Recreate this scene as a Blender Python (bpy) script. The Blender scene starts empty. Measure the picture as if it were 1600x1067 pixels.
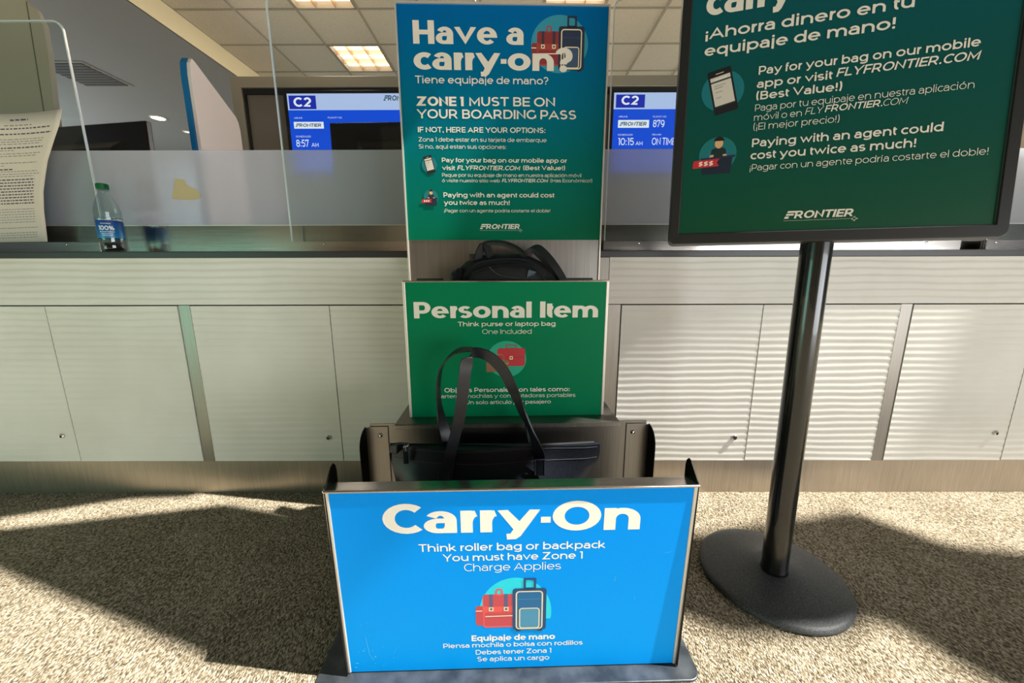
import bpy, math, random
from math import sin, cos, pi, radians, sqrt, atan2
from mathutils import Matrix, Vector

S = bpy.context.scene
COL = S.collection
random.seed(7)

# ------------------------------------------------------------------ camera
cam_d = bpy.data.cameras.new('camera')
cam_d.sensor_fit = 'HORIZONTAL'
cam_d.sensor_width = 36.0
cam_d.lens = 36.0 * 592.37 / 1600.0
cam_d.clip_start = 0.02
cam_o = bpy.data.objects.new('camera', cam_d)
COL.objects.link(cam_o)
PITCH, YAW, ROLL = 0.19244, -0.00182, -0.00231
_f = Vector((sin(YAW)*cos(PITCH), cos(YAW)*cos(PITCH), -sin(PITCH)))
_r = Vector((cos(YAW), -sin(YAW), 0))
_u = _r.cross(_f)
_r2 = _r*cos(ROLL) + _u*sin(ROLL)
_u2 = _u*cos(ROLL) - _r*sin(ROLL)
cam_o.matrix_world = Matrix(((_r2.x, _u2.x, -_f.x, 0), (_r2.y, _u2.y, -_f.y, 0), (_r2.z, _u2.z, -_f.z, 0.78), (0, 0, 0, 1)))
S.camera = cam_o

# ------------------------------------------------------------------ light
SUN_DIR = Vector((-0.30, 0.045, -0.405)).normalized()
world = bpy.data.worlds.new('sky')
S.world = world
world.use_nodes = True
_bg = world.node_tree.nodes['Background']
_bg.inputs[0].default_value = (0.86, 0.93, 1.0, 1)
_bg.inputs[1].default_value = 0.085
sun_d = bpy.data.lights.new('sun', 'SUN')
sun_d.energy = 12.0
sun_d.angle = radians(0.55)
sun_d.color = (1.0, 0.96, 0.89)
sun_o = bpy.data.objects.new('sun', sun_d)
COL.objects.link(sun_o)
sun_o.rotation_euler = SUN_DIR.to_track_quat('-Z', 'Y').to_euler()
sun_o.location = (6, -1, 8)

def area(name, loc, target, sx, sy, power, color):
    d = bpy.data.lights.new(name, 'AREA'); d.shape = 'RECTANGLE'; d.size = sx; d.size_y = sy
    d.energy = power; d.color = color
    o = bpy.data.objects.new(name, d); COL.objects.link(o); o.location = loc
    o.rotation_euler = (Vector(target)-Vector(loc)).to_track_quat('-Z', 'Y').to_euler()
    return o
# added fill lights in daylight tints, low down behind the camera
area('daylight_fill', (3.5, -2.9, 0.5), (0.9, 1.2, 0.6), 3.6, 0.95, 112, (0.93, 0.97, 1.0))
area('daylight_fill', (-3.2, -1.5, 0.42), (-1.5, 1.2, 0.5), 1.6, 0.8, 18, (0.42, 1.0, 0.80))  # added green-tinted fill for the cabinets on the left
# added fill lights, out of view, brightening the ceiling and desk area
area('daylight_fill', (-8.6, 5.2, 1.6), (0, 4.0, 2.6), 3.0, 2.2, 170, (0.82, 0.93, 1.0))
area('daylight_fill', (6.6, 5.6, 2.72), (0, 4.6, 2.9), 3.0, 0.75, 300, (1.0, 0.95, 0.86))

S.view_settings.view_transform = 'Standard'
S.view_settings.look = 'None'
S.view_settings.gamma = 1.0
S.view_settings.use_curve_mapping = False
S.view_settings.exposure = 0.0
S.cycles.use_denoising = True
S.cycles.max_bounces = 10
S.cycles.transparent_max_bounces = 16
S.cycles.sample_clamp_indirect = 6.0

# ------------------------------------------------------------------ mesh helpers
class MB:
    """collects geometry (world coordinates after the frame F) for ONE mesh object"""
    def __init__(s, F=None):
        s.v = []; s.f = []; s.m = []; s.F = F or Matrix(); s.mi = 0
    def add(s, vs, fs, F=None):
        n = len(s.v); F = s.F @ F if F else s.F
        s.v += [F @ Vector(p) for p in vs]
        s.f += [tuple(i+n for i in f) for f in fs]; s.m += [s.mi]*len(fs)
        return s
    def box(s, x0, x1, y0, y1, z0, z1, F=None):
        vs = [(x, y, z) for z in (z0, z1) for y in (y0, y1) for x in (x0, x1)]
        return s.add(vs, [(0, 2, 3, 1), (4, 5, 7, 6), (0, 1, 5, 4), (2, 6, 7, 3), (0, 4, 6, 2), (1, 3, 7, 5)], F)
    def prism(s, pts, z0, z1, F=None):
        n = len(pts)
        vs = [(x, y, z0) for x, y in pts] + [(x, y, z1) for x, y in pts]
        fs = [tuple(range(n))[::-1], tuple(range(n, 2*n))] + [(i, (i+1) % n, n+(i+1) % n, n+i) for i in range(n)]
        return s.add(vs, fs, F)
    def poly(s, pts, z=0, F=None):
        return s.add([(x, y, z) for x, y in pts], [tuple(range(len(pts)))], F)
    def lathe(s, prof, c=(0, 0, 0), n=40, F=None, close=True):
        vs = []; fs = []; k = len(prof)
        for r, z in prof:
            for i in range(n):
                a = 2*pi*i/n; vs.append((c[0]+r*cos(a), c[1]+r*sin(a), c[2]+z))
        for j in range(k-1):
            for i in range(n):
                a = j*n+i; b = j*n+(i+1) % n; fs.append((a, b, b+n, a+n))
        if close:
            fs.append(tuple(range(n))[::-1]); fs.append(tuple(range((k-1)*n, k*n)))
        return s.add(vs, fs, F)
    def tube(s, pts, r, n=10, F=None):
        pts = [Vector(p) for p in pts]; vs = []; fs = []
        up = Vector((0, 0, 1))
        for i, p in enumerate(pts):
            t = (pts[min(i+1, len(pts)-1)]-pts[max(i-1, 0)]).normalized()
            a = t.cross(up if abs(t.z) < .95 else Vector((1, 0, 0))).normalized(); b = a.cross(t)
            rr = r[i] if isinstance(r, (list, tuple)) else r
            for j in range(n):
                q = 2*pi*j/n; vs.append(p+a*cos(q)*rr+b*sin(q)*rr)
        for i in range(len(pts)-1):
            for j in range(n):
                a = i*n+j; b = i*n+(j+1) % n; fs.append((a, b, b+n, a+n))
        fs.append(tuple(range(n))[::-1]); fs.append(tuple(range((len(pts)-1)*n, len(pts)*n)))
        return s.add(vs, fs, F)
    def loft(s, rings, cap=True, closed=True, F=None):
        n = len(rings[0]); vs = [p for r in rings for p in r]; fs = []
        for i in range(len(rings)-1):
            for j in range(n if closed else n-1):
                a = i*n+j; b = i*n+(j+1) % n; fs.append((a, b, b+n, a+n))
        if cap and closed:
            fs.append(tuple(range(n))[::-1]); fs.append(tuple(range((len(rings)-1)*n, len(rings)*n)))
        return s.add(vs, fs, F)
    def ribbon(s, pts, widths, th, F=None):
        """pts: centre line, widths: vectors across (half), th: thickness"""
        rings = []
        for i, p in enumerate(pts):
            p = Vector(p); w = Vector(widths[i])
            t = (Vector(pts[min(i+1, len(pts)-1)])-Vector(pts[max(i-1, 0)])).normalized()
            nn = t.cross(w).normalized()*th/2
            rings.append([p-w-nn, p+w-nn, p+w+nn, p-w+nn])
        return s.loft(rings, F=F)

WM = {}
def setp(o, label=None, cat=None, group=None, kind=None):
    if label: o['label'] = label
    if cat: o['category'] = cat
    if group: o['group'] = group
    if kind: o['kind'] = kind
    return o
def thing(name, loc, label, cat, rotz=0, group=None, kind=None):
    o = bpy.data.objects.new(name, None); COL.objects.link(o)
    o.location = loc; o.rotation_euler = (0, 0, rotz); o.empty_display_size = .05
    WM[o.name] = Matrix.Translation(loc) @ Matrix.Rotation(rotz, 4, 'Z')
    return setp(o, label, cat, group, kind)
def build(name, mb, mats, parent=None, loc=(0, 0, 0), smooth=False, bevel=0, seg=2, label=None, cat=None, group=None, kind=None, subsurf=0, angle=40):
    M = WM[parent.name] if parent is not None else Matrix.Translation(loc)
    Mi = M.inverted()
    me = bpy.data.meshes.new(name)
    me.from_pydata([Mi @ v for v in mb.v], [], mb.f)
    if not isinstance(mats, (list, tuple)): mats = [mats]
    for m in mats: me.materials.append(m)
    if len(mats) > 1: me.polygons.foreach_set('material_index', mb.m)
    if smooth:
        me.polygons.foreach_set('use_smooth', [True]*len(me.polygons))
        me.set_sharp_from_angle(angle=radians(angle))
    me.update()
    o = bpy.data.objects.new(name, me); COL.objects.link(o)
    if parent is not None: o.parent = parent; WM[o.name] = M
    else: o.location = loc; WM[o.name] = M
    if bevel:
        b = o.modifiers.new('bevel', 'BEVEL'); b.width = bevel; b.segments = seg; b.limit_method = 'ANGLE'; b.angle_limit = radians(35)
    if subsurf:
        b = o.modifiers.new('sub', 'SUBSURF'); b.levels = subsurf; b.render_levels = subsurf
    return setp(o, label, cat, group, kind)
def copy_tree(o, parent=None):
    c = o.copy(); COL.objects.link(c)
    if parent is not None: c.parent = parent
    for ch in [k for k in COL.objects if k.parent == o]: copy_tree(ch, c)
    return c
def rrect(x0, y0, x1, y1, r, n=5, r2=None):
    pts = []; r2 = r if r2 is None else r2
    for cx, cy, a0, q in ((x1-r2, y1-r2, 0, r2), (x0+r2, y1-r2, 90, r2), (x0+r, y0+r, 180, r), (x1-r, y0+r, 270, r)):
        for k in range(n+1):
            a = radians(a0+90*k/n); pts.append((cx+q*cos(a), cy+q*sin(a)))
    return pts
def smooth_path(P, n=8):
    P = [Vector(p) for p in P]; out = []
    for i in range(len(P)-1):
        p0 = P[max(i-1, 0)]; p1 = P[i]; p2 = P[i+1]; p3 = P[min(i+2, len(P)-1)]
        for k in range(n):
            t = k/n
            out.append(0.5*((2*p1)+(p2-p0)*t+(2*p0-5*p1+4*p2-p3)*t*t+(3*p1-p0-3*p2+p3)*t*t*t))
    out.append(P[-1]); return out

# ------------------------------------------------------------------ materials
def lin(h):
    h = h.lstrip('#'); c = [int(h[i:i+2], 16)/255 for i in (0, 2, 4)]
    return tuple((x/12.92 if x <= .04045 else ((x+.055)/1.055)**2.4) for x in c)+(1,)
MATS = {}
def mat(name, color, rough=.5, metal=0, **kw):
    if name in MATS: return MATS[name]
    m = bpy.data.materials.new(name); m.use_nodes = True; MATS[name] = m
    b = m.node_tree.nodes['Principled BSDF']
    b.inputs['Base Color'].default_value = lin(color) if isinstance(color, str) else color
    b.inputs['Roughness'].default_value = rough; b.inputs['Metallic'].default_value = metal
    for k, v in kw.items(): b.inputs[k.replace('_', ' ')].default_value = v
    return m
def N(m, t, **kw):
    n = m.node_tree.nodes.new(t)
    for k, v in kw.items(): setattr(n, k, v)
    return n
def LK(m, a, b): m.node_tree.links.new(a, b)
def P(m): return m.node_tree.nodes['Principled BSDF']
def emis(name, color, s):
    return mat(name, '#000000', .3, Emission_Color=lin(color), Emission_Strength=s)
def noise_mix(m, c1, c2, scale=(1, 1, 1), nscale=5, detail=4, lo=.35, hi=.65, rough=None, bump=0, bdist=.001, coord='Object'):
    tc = N(m, 'ShaderNodeTexCoord'); mp = N(m, 'ShaderNodeMapping'); mp.inputs['Scale'].default_value = scale
    LK(m, tc.outputs[coord], mp.inputs[0])
    nz = N(m, 'ShaderNodeTexNoise'); nz.inputs['Scale'].default_value = nscale; nz.inputs['Detail'].default_value = detail
    LK(m, mp.outputs[0], nz.inputs['Vector'])
    rp = N(m, 'ShaderNodeValToRGB'); rp.color_ramp.elements[0].position = lo; rp.color_ramp.elements[1].position = hi
    rp.color_ramp.elements[0].color = lin(c1); rp.color_ramp.elements[1].color = lin(c2)
    LK(m, nz.outputs[0], rp.inputs[0]); LK(m, rp.outputs[0], P(m).inputs['Base Color'])
    if rough:
        mr = N(m, 'ShaderNodeMapRange'); mr.inputs['To Min'].default_value = rough[0]; mr.inputs['To Max'].default_value = rough[1]
        LK(m, nz.outputs[0], mr.inputs['Value']); LK(m, mr.outputs[0], P(m).inputs['Roughness'])
    if bump:
        bp = N(m, 'ShaderNodeBump'); bp.inputs['Strength'].default_value = bump; bp.inputs['Distance'].default_value = bdist
        LK(m, nz.outputs[0], bp.inputs['Height']); LK(m, bp.outputs[0], P(m).inputs['Normal'])
    return m

def steel(name, c1, c2, scale, r=(.28, .42)):
    m = mat(name, c1, .35, 1.0)
    noise_mix(m, c1, c2, scale=scale, nscale=1.0, detail=5, lo=.3, hi=.7, rough=r, bump=.03, bdist=.0003)
    return m
M_STEEL_V = steel('brushed_steel_vertical', '#7e7b77', '#8c8985', (330, 330, 5))
M_STEEL_H = steel('brushed_steel_horizontal', '#b4ada6', '#c2bab2', (5, 200, 260), (.15, .21))
M_STEEL_SOFT = steel('worn_steel', '#87827c', '#928d86', (220, 220, 7), (.36, .46))
M_SURROUND = mat('satin_surround', '#b0a798', .42, .55)
M_KICK = steel('kick_steel', '#a2988c', '#b0a69a', (240, 240, 9), (.32, .42))
M_EDGE = mat('steel_edge', '#dcd6cc', .38, .45)
M_CHROME = mat('chrome', '#d8d8d8', .12, 1.0)
M_BLACKHOLE = mat('dark_hole', '#0b0a09', .6)
M_DOOR = mat('white_laminate', '#dcdad2', .42)
noise_mix(M_DOOR, '#d6d3ca', '#e2e0d9', scale=(1, 1, 1), nscale=3, detail=3)
M_DARKTOP = mat('dark_countertop', '#2b2a2a', .35)
M_CARCASS = mat('dark_gap', '#1c1b1a', .7)
M_PLATE = mat('dark_plate', '#4a5056', .38, .6)
noise_mix(M_PLATE, '#3e454b', '#5c6268', scale=(1, 1, 1), nscale=26, detail=6, rough=(.3, .5))
M_BLACKMETAL = mat('black_steel_inside', '#23211f', .38, .85)
M_POLE = mat('black_pole', '#141615', .22, 0, Coat_Weight=.4)
M_DISC = mat('textured_black_base', '#3c3e40', .5, .15)
noise_mix(M_DISC, '#3c3f41', '#66696b', nscale=420, detail=2, lo=.4, hi=.75, bump=.25, bdist=.0005)
M_SIGNFRAME = mat('black_frame', '#232322', .4)
M_FABRIC = mat('black_nylon', '#0d0f14', .62, Sheen_Weight=.25)
noise_mix(M_FABRIC, '#090b10', '#12151c', nscale=700, detail=2, bump=.35, bdist=.0004)
M_LEATHER = mat('black_leather', '#0c0e14', .38)
noise_mix(M_LEATHER, '#10131a', '#1b202a', nscale=380, detail=3, bump=.3, bdist=.0004)
M_PACK = mat('backpack_cloth', '#0b0b0c', .6)
noise_mix(M_PACK, '#070708', '#141416', nscale=260, detail=3, bump=.4, bdist=.0006)
M_STITCH = mat('grey_stitching', '#6c7078', .7)
M_PAPER = mat('paper', '#e0d4c6', .85)
M_INK = mat('grey_ink', '#938b8c', .8)
M_INKDARK = mat('dark_ink', '#4e4660', .8)
M_PRINTWHITE = mat('print_white', '#e4ddd0', .5)
M_PRINTCREAM = mat('print_cream', '#f0e0b8', .5)

# carpet: looped pile in beige and brown
M_CARPET = mat('carpet', '#8a7f6c', .95)
def _carpet(m):
    tc = N(m, 'ShaderNodeTexCoord'); mp = N(m, 'ShaderNodeMapping')
    mp.inputs['Rotation'].default_value = (0, 0, radians(38)); mp.inputs['Scale'].default_value = (1.0, .55, 1)
    LK(m, tc.outputs['Object'], mp.inputs[0])
    vo = N(m, 'ShaderNodeTexVoronoi'); vo.inputs['Scale'].default_value = 380; LK(m, mp.outputs[0], vo.inputs['Vector'])
    nz = N(m, 'ShaderNodeTexNoise'); nz.inputs['Scale'].default_value = 300; nz.inputs['Detail'].default_value = 3; LK(m, mp.outputs[0], nz.inputs['Vector'])
    n2 = N(m, 'ShaderNodeTexNoise'); n2.inputs['Scale'].default_value = 6; n2.inputs['Detail'].default_value = 4; LK(m, tc.outputs['Object'], n2.inputs['Vector'])
    sx = N(m, 'ShaderNodeSeparateColor'); LK(m, vo.outputs['Color'], sx.inputs[0])
    a = N(m, 'ShaderNodeMath', operation='MULTIPLY_ADD'); a.inputs[1].default_value = .45; a.inputs[2].default_value = -.1
    LK(m, sx.outputs[0], a.inputs[0])
    b = N(m, 'ShaderNodeMath', operation='ADD'); LK(m, a.outputs[0], b.inputs[0]); LK(m, nz.outputs[0], b.inputs[1])
    c = N(m, 'ShaderNodeMath', operation='MULTIPLY_ADD'); c.inputs[1].default_value = .22; LK(m, n2.outputs[0], c.inputs[0]); LK(m, b.outputs[0], c.inputs[2])
    rp = N(m, 'ShaderNodeValToRGB'); e = rp.color_ramp.elements
    e[0].position = .38; e[0].color = lin('#382f24'); e[1].position = 1.0; e[1].color = lin('#d8ccb4')
    k = e.new(.60); k.color = lin('#75674f'); k = e.new(.80); k.color = lin('#ac9f86')
    LK(m, c.outputs[0], rp.inputs[0]); LK(m, rp.outputs[0], P(m).inputs['Base Color'])
    bp = N(m, 'ShaderNodeBump'); bp.inputs['Strength'].default_value = .9; bp.inputs['Distance'].default_value = .004
    iv = N(m, 'ShaderNodeMath', operation='SUBTRACT'); LK(m, nz.outputs[0], iv.inputs[0]); LK(m, vo.outputs['Distance'], iv.inputs[1])
    LK(m, iv.outputs[0], bp.inputs['Height']); LK(m, bp.outputs[0], P(m).inputs['Normal'])
_carpet(M_CARPET)

M_TILE = mat('ceiling_tile', '#b3a898', .9); noise_mix(M_TILE, '#cbc2b4', '#d8cfc1', nscale=90, detail=3, bump=.2, bdist=.002)
M_GRID = mat('ceiling_grid', '#a39a8b', .6)
M_SOFFIT = mat('soffit_paint', '#8a8782', .8)
M_CREAM = mat('cream_paint', '#d8cba6', .6)
M_WALL = mat('back_wall_panel', '#7d7168', .7)
M_BLUEWALL = mat('pale_blue_wall', '#c9dde8', .7)
M_BEIGE = mat('beige_board', '#a89f8c', .5)
M_SEAM = mat('seam', '#6a6456', .7)
M_DIVIDER = mat('white_divider', '#e8dcd6', .5)
M_DIVBLUE = mat('blue_divider_edge', '#0e6ea6', .4)
M_MONITOR = mat('monitor_black', '#17130f', .25)
M_TVBEZEL = mat('tv_bezel', '#0e0e12', .3)
M_DESK = mat('desk_top', '#8d887c', .4)
M_VENT = mat('vent_grille', '#504c48', .7)
M_SHADE_PANEL = mat('shade_panel_paint', '#7c766c', .9)
M_LOUVER = mat('louver', '#d8b49a', .3, .7)
M_TAPE = mat('tape_scrap', '#c9b98e', .7)

# clear acrylic: thin sheet, mostly see-through with a fresnel gloss
def clear(name, tint, ior=.03):
    m = mat(name, '#ffffff', .02); nt = m.node_tree
    nt.nodes.remove(P(m)); out = nt.nodes['Material Output']
    tr = N(m, 'ShaderNodeBsdfTransparent'); tr.inputs[0].default_value = lin(tint)
    gl = N(m, 'ShaderNodeBsdfGlossy'); gl.inputs['Roughness'].default_value = .03
    lw = N(m, 'ShaderNodeLayerWeight'); lw.inputs[0].default_value = .5
    pw = N(m, 'ShaderNodeMath', operation='POWER'); pw.inputs[1].default_value = 4; LK(m, lw.outputs['Facing'], pw.inputs[0])
    fr = N(m, 'ShaderNodeMath', operation='MULTIPLY_ADD'); fr.inputs[1].default_value = .7; fr.inputs[2].default_value = ior; LK(m, pw.outputs[0], fr.inputs[0])
    mx = N(m, 'ShaderNodeMixShader'); LK(m, fr.outputs[0], mx.inputs[0]); LK(m, tr.outputs[0], mx.inputs[1]); LK(m, gl.outputs[0], mx.inputs[2])
    LK(m, mx.outputs[0], out.inputs[0]); return m
M_ACRYLIC = clear('clear_acrylic', '#f6f9f8', .02)
M_ACRYLEDGE = mat('acrylic_edge', '#dfe9e6', .25, Transmission_Weight=.3)
M_BOTTLE = clear('bottle_plastic', '#eaf2f2', .06)
M_WATER = mat('water', '#f4fbff', .0, Transmission_Weight=1.0, IOR=1.2)
M_FROST = mat('frosted_glass', '#ececf6', .2, Transmission_Weight=.6, IOR=1.2)

# ------------------------------------------------------------------ lettering: geometric sans drawn from strokes
XH = 0.74
def _A(cx, cy, rx, ry, a0, a1, n=None):
    n = n or max(3, int(abs(a1-a0)/15)+1)
    return [(cx+rx*cos(radians(a0+(a1-a0)*k/n)), cy+ry*sin(radians(a0+(a1-a0)*k/n))) for k in range(n+1)]
_O = lambda x0=0, x1=1: _A((x0+x1)/2, .5, (x1-x0)/2, .5, 0, 360, 28)[:-1]
# glyph = (width, zone 'x' or 'c', strokes, dots);  stroke = (points, flags)  flags: 'o' closed, 's' square ends, 'b' butt ends
def _glyphs():
    G = {}
    def g(ch, w, zone, strokes, dots=()): G[ch] = (w, zone, strokes, dots)
    g('a', .66, 'x', [([(1, 0), (1, .6)]+_A(.52, .6, .48, .4, 0, 152), 'e'), ([(1, .58), (.42, .58)]+_A(.40, .29, .40, .29, 90, 270)+[(.55, 0)]+_A(.6, .36, .4, .36, 270, 350), 'b')])
    g('b', .80, 'x', [([(0, 0), (0, 2)], 's'), (_O(), 'o')])
    g('c', .70, 'x', [(_A(.56, .5, .56, .5, 48, 312), 'b')])
    g('d', .80, 'x', [([(1, 0), (1, 2)], 's'), (_O(), 'o')])
    g('e', .78, 'x', [([(.02, .5), (1, .5)]+_A(.5, .5, .5, .5, 0, 318), 'b')])
    g('f', .42, 'x', [([(.32, 0), (.32, 1.45)]+_A(.8, 1.45, .48, .55, 180, 90)+[(1.05, 2)], 'e2'), ([(-.05, .97), (1, .97)], 'b')])
    g('g', .80, 'x', [(_O(), 'o'), ([(1, 1), (1, -.35)]+_A(.5, -.35, .5, .65, 0, -148), 'e')])
    g('h', .76, 'x', [([(0, 0), (0, 2)], 's'), (_A(.5, .5, .5, .5, 180, 0)+[(1, 0)], 'e3')])
    g('i', 0, 'x', [([(0, 0), (0, 1)], 's')], [(0, 1.78)])
    g('j', .12, 'x', [([(.9, 1), (.9, -.5)]+_A(.2, -.5, .7, .5, 0, -80), 'e')], [(.9, 1.78)])
    g('k', .68, 'x', [([(0, 0), (0, 2)], 's'), ([(.96, 1), (0, .22)], 'b'), ([(.36, .5), (1, 0)], 's')])
    g('l', 0, 'x', [([(0, 0), (0, 2)], 's')])
    g('m', 1.28, 'x', [([(0, 0), (0, 1)], 's'), (_A(.25, .5, .25, .5, 180, 0)+[(.5, 0)], 'e3'), (_A(.75, .5, .25, .5, 180, 0)+[(1, 0)], 'e3')])
    g('n', .76, 'x', [([(0, 0), (0, 1)], 's'), (_A(.5, .5, .5, .5, 180, 0)+[(1, 0)], 'e3')])
    g('o', .82, 'x', [(_O(), 'o')])
    g('p', .80, 'x', [([(0, 1), (0, -1)], 's'), (_O(), 'o')])
    g('q', .80, 'x', [([(1, 1), (1, -1)], 's'), (_O(), 'o')])
    g('r', .42, 'x', [([(0, 0), (0, 1)], 's'), (_A(1.0, .4, 1.0, .6, 180, 92), 'b')])
    g('s', .60, 'x', [(_A(.5, .75, .48, .25, 32, 270)+_A(.5, .25, .5, .25, 90, -148)[1:], 'b')])
    g('t', .46, 'x', [([(.3, 1.5), (.3, .42)]+_A(.78, .42, .48, .42, 180, 280), 'e4'), ([(-.08, .97), (1, .97)], 'b')])
    g('u', .76, 'x', [([(0, 1), (0, .5)]+_A(.5, .5, .5, .5, 180, 360), 'e'), ([(1, 0), (1, 1)], 's')])
    g('v', .76, 'x', [([(0, 1), (.5, 0), (1, 1)], 's')])
    g('w', 1.2, 'x', [([(0, 1), (.25, 0), (.5, .95), (.75, 0), (1, 1)], 's')])
    g('x', .74, 'x', [([(0, 1), (1, 0)], 's'), ([(0, 0), (1, 1)], 's')])
    g('y', .78, 'x', [([(0, 1), (.52, -.02)], 'e'), ([(1, 1), (.38, -.7), (.28, -.95), (.02, -.98)], 'e')])
    g('z', .62, 'x', [([(0, 1), (1, 1), (0, 0), (1, 0)], 's')])
    g('A', 1.02, 'c', [([(0, 0), (.5, 1), (1, 0)], 's'), ([(.2, .28), (.8, .28)], 'b')])
    g('B', .78, 'c', [([(0, 0), (0, 1)], 's'), ([(0, 1), (.5, 1)]+_A(.55, .76, .38, .24, 90, -90)+[(0, .52)], 'b'), ([(0, .52), (.6, .52)]+_A(.62, .26, .38, .26, 90, -90)+[(0, 0)], 'b')])
    g('C', .94, 'c', [(_A(.54, .5, .54, .5, 46, 314), 'b')])
    g('D', .92, 'c', [([(0, 0), (0, 1), (.42, 1)]+_A(.48, .5, .52, .5, 90, -90)+[(0, 0)], 'o')])
    g('E', .68, 'c', [([(1, 1), (0, 1), (0, 0), (1, 0)], 's'), ([(0, .5), (.92, .5)], 's')])
    g('F', .66, 'c', [([(1, 1), (0, 1), (0, 0)], 's'), ([(0, .47), (.9, .47)], 's')])
    g('G', 1.0, 'c', [(_A(.52, .5, .52, .5, 46, 325)+[(.96, .2), (.96, .46)], 'b')])
    g('H', .84, 'c', [([(0, 0), (0, 1)], 's'), ([(1, 0), (1, 1)], 's'), ([(0, .5), (1, .5)], 'b')])
    g('I', 0, 'c', [([(0, 0), (0, 1)], 's')])
    g('J', .55, 'c', [([(.2, 1), (1, 1), (1, .35)]+_A(.5, .35, .5, .35, 0, -150), 'b')])
    g('K', .84, 'c', [([(0, 0), (0, 1)], 's'), ([(.97, 1), (0, .28)], 'b'), ([(.36, .54), (1, 0)], 's')])
    g('L', .66, 'c', [([(0, 1), (0, 0), (1, 0)], 's')])
    g('M', 1.02, 'c', [([(0, 0), (0, .96), (.5, .22), (1, .96), (1, 0)], 's')])
    g('N', .86, 'c', [([(0, 0), (0, .98), (1, .02), (1, 1)], 's')])
    g('O', 1.06, 'c', [(_O(), 'o')])
    g('P', .76, 'c', [([(0, 0), (0, 1)], 's'), ([(0, 1), (.5, 1)]+_A(.58, .68, .42, .32, 90, -90)+[(0, .36)], 'b')])
    g('R', .78, 'c', [([(0, 0), (0, 1)], 's'), ([(0, 1), (.5, 1)]+_A(.56, .69, .42, .31, 90, -90)+[(0, .38)], 'b'), ([(.6, .38), (1, 0)], 's')])
    g('S', .74, 'c', [(_A(.5, .75, .48, .25, 35, 270)+_A(.5, .25, .5, .25, 90, -150)[1:], 'b')])
    g('T', .80, 'c', [([(0, 1), (1, 1)], 's'), ([(.5, 1), (.5, 0)], 's')])
    g('U', .84, 'c', [([(0, 1), (0, .45)]+_A(.5, .45, .5, .45, 180, 360)+[(1, 1)], 's')])
    g('V', .98, 'c', [([(0, 1), (.5, 0), (1, 1)], 's')])
    g('W', 1.4, 'c', [([(0, 1), (.25, 0), (.5, .95), (.75, 0), (1, 1)], 's')])
    g('Y', .90, 'c', [([(0, 1), (.5, .4), (1, 1)], 's'), ([(.5, .4), (.5, 0)], 's')])
    g('Z', .78, 'c', [([(0, 1), (1, 1), (0, 0), (1, 0)], 's')])
    g('0', .82, 'c', [(_O(), 'o')])
    g('1', .26, 'c', [([(0, 1), (1, 1), (1, 0)], 's')])
    g('2', .70, 'c', [(_A(.5, .68, .5, .32, 160, -20)+[(.05, 0), (1, 0)], 'b')])
    g('5', .70, 'c', [([(.92, 1), (.1, 1), (.04, .56), (.5, .6)]+_A(.52, .3, .48, .3, 85, -150), 'b')])
    g('7', .70, 'c', [([(0, .82), (0, 1), (1, 1), (.35, 0)], 's')])
    g('8', .74, 'c', [(_A(.5, .76, .44, .24, 0, 360, 24)[:-1], 'o'), (_A(.5, .27, .5, .27, 0, 360, 24)[:-1], 'o')])
    g('9', .76, 'c', [(_A(.5, .67, .5, .33, 0, 360, 24)[:-1], 'o'), ([(1, .67)]+_A(.5, .5, .5, .5, 0, -115), 'b')])
    g('.', 0, 'c', [], [(0, .04)]); g(',', .04, 'c', [([(.5, .04), (0, -.16)], 'b')], [(.5, .04)])
    g(':', 0, 'c', [], [(0, .04), (0, .62)])
    g('!', 0, 'c', [([(0, 1), (0, .32)], 'b')], [(0, .02)])
    g('¡', 0, 'x', [([(0, .6), (0, -.9)], 'b')], [(0, .98)])
    g('?', .60, 'c', [(_A(.48, .68, .5, .32, 160, -30)+[(.48, .36), (.46, .24)], 'b')], [(.46, 0)])
    g('(', .42, 'c', [(_A(1.0, .5, 1.0, .8, 126, 234), 'b')])
    g(')', .42, 'c', [(_A(0, .5, 1.0, .8, 54, -54), 'b')])
    g('-', .42, 'c', [([(0, .36), (1, .36)], 'b')])
    g("'", 0, 'c', [([(0, 1), (0, .7)], 'b')])
    g('%', 1.1, 'c', [(_A(.18, .74, .18, .24, 0, 360, 16)[:-1], 'o'), (_A(.82, .26, .18, .24, 0, 360, 16)[:-1], 'o'), ([(.78, 1), (.22, 0)], 'b')])
    g('$', .70, 'c', [(_A(.5, .75, .48, .25, 35, 270)+_A(.5, .25, .5, .25, 90, -150)[1:], 'b'), ([(.5, 1.14), (.5, -.14)], 'b')])
    for base, acc in (('a', 'á'), ('e', 'é'), ('o', 'ó'), ('i', 'í'), ('u', 'ú')):
        w, z, st, d = G[base]; cx = .5 if w else 0
        st = list(st)+[([(cx-.06, 1.45), (cx+.22, 2.0)] if w else [(-.1, 1.5), (.3, 2.0)], 'b')]
        G[acc] = (w, z, st, ())
    return G
GL = _glyphs()

from mathutils.geometry import delaunay_2d_cdt
_UN = {}
def union2d(key, V, F):
    if key in _UN: return _UN[key]
    fs = []
    for f in F:
        ar = sum(V[f[k]][0]*V[f[(k+1) % len(f)]][1]-V[f[(k+1) % len(f)]][0]*V[f[k]][1] for k in range(len(f)))
        if abs(ar) < 1e-7: continue
        fs.append(list(f) if ar > 0 else list(f)[::-1])
    r = delaunay_2d_cdt([Vector(p) for p in V], [], fs, 0, 1e-5)
    _UN[key] = ([(p.x, p.y) for p in r[0]], [tuple(f) for f, o in zip(r[2], r[5]) if o])
    return _UN[key]

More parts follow.
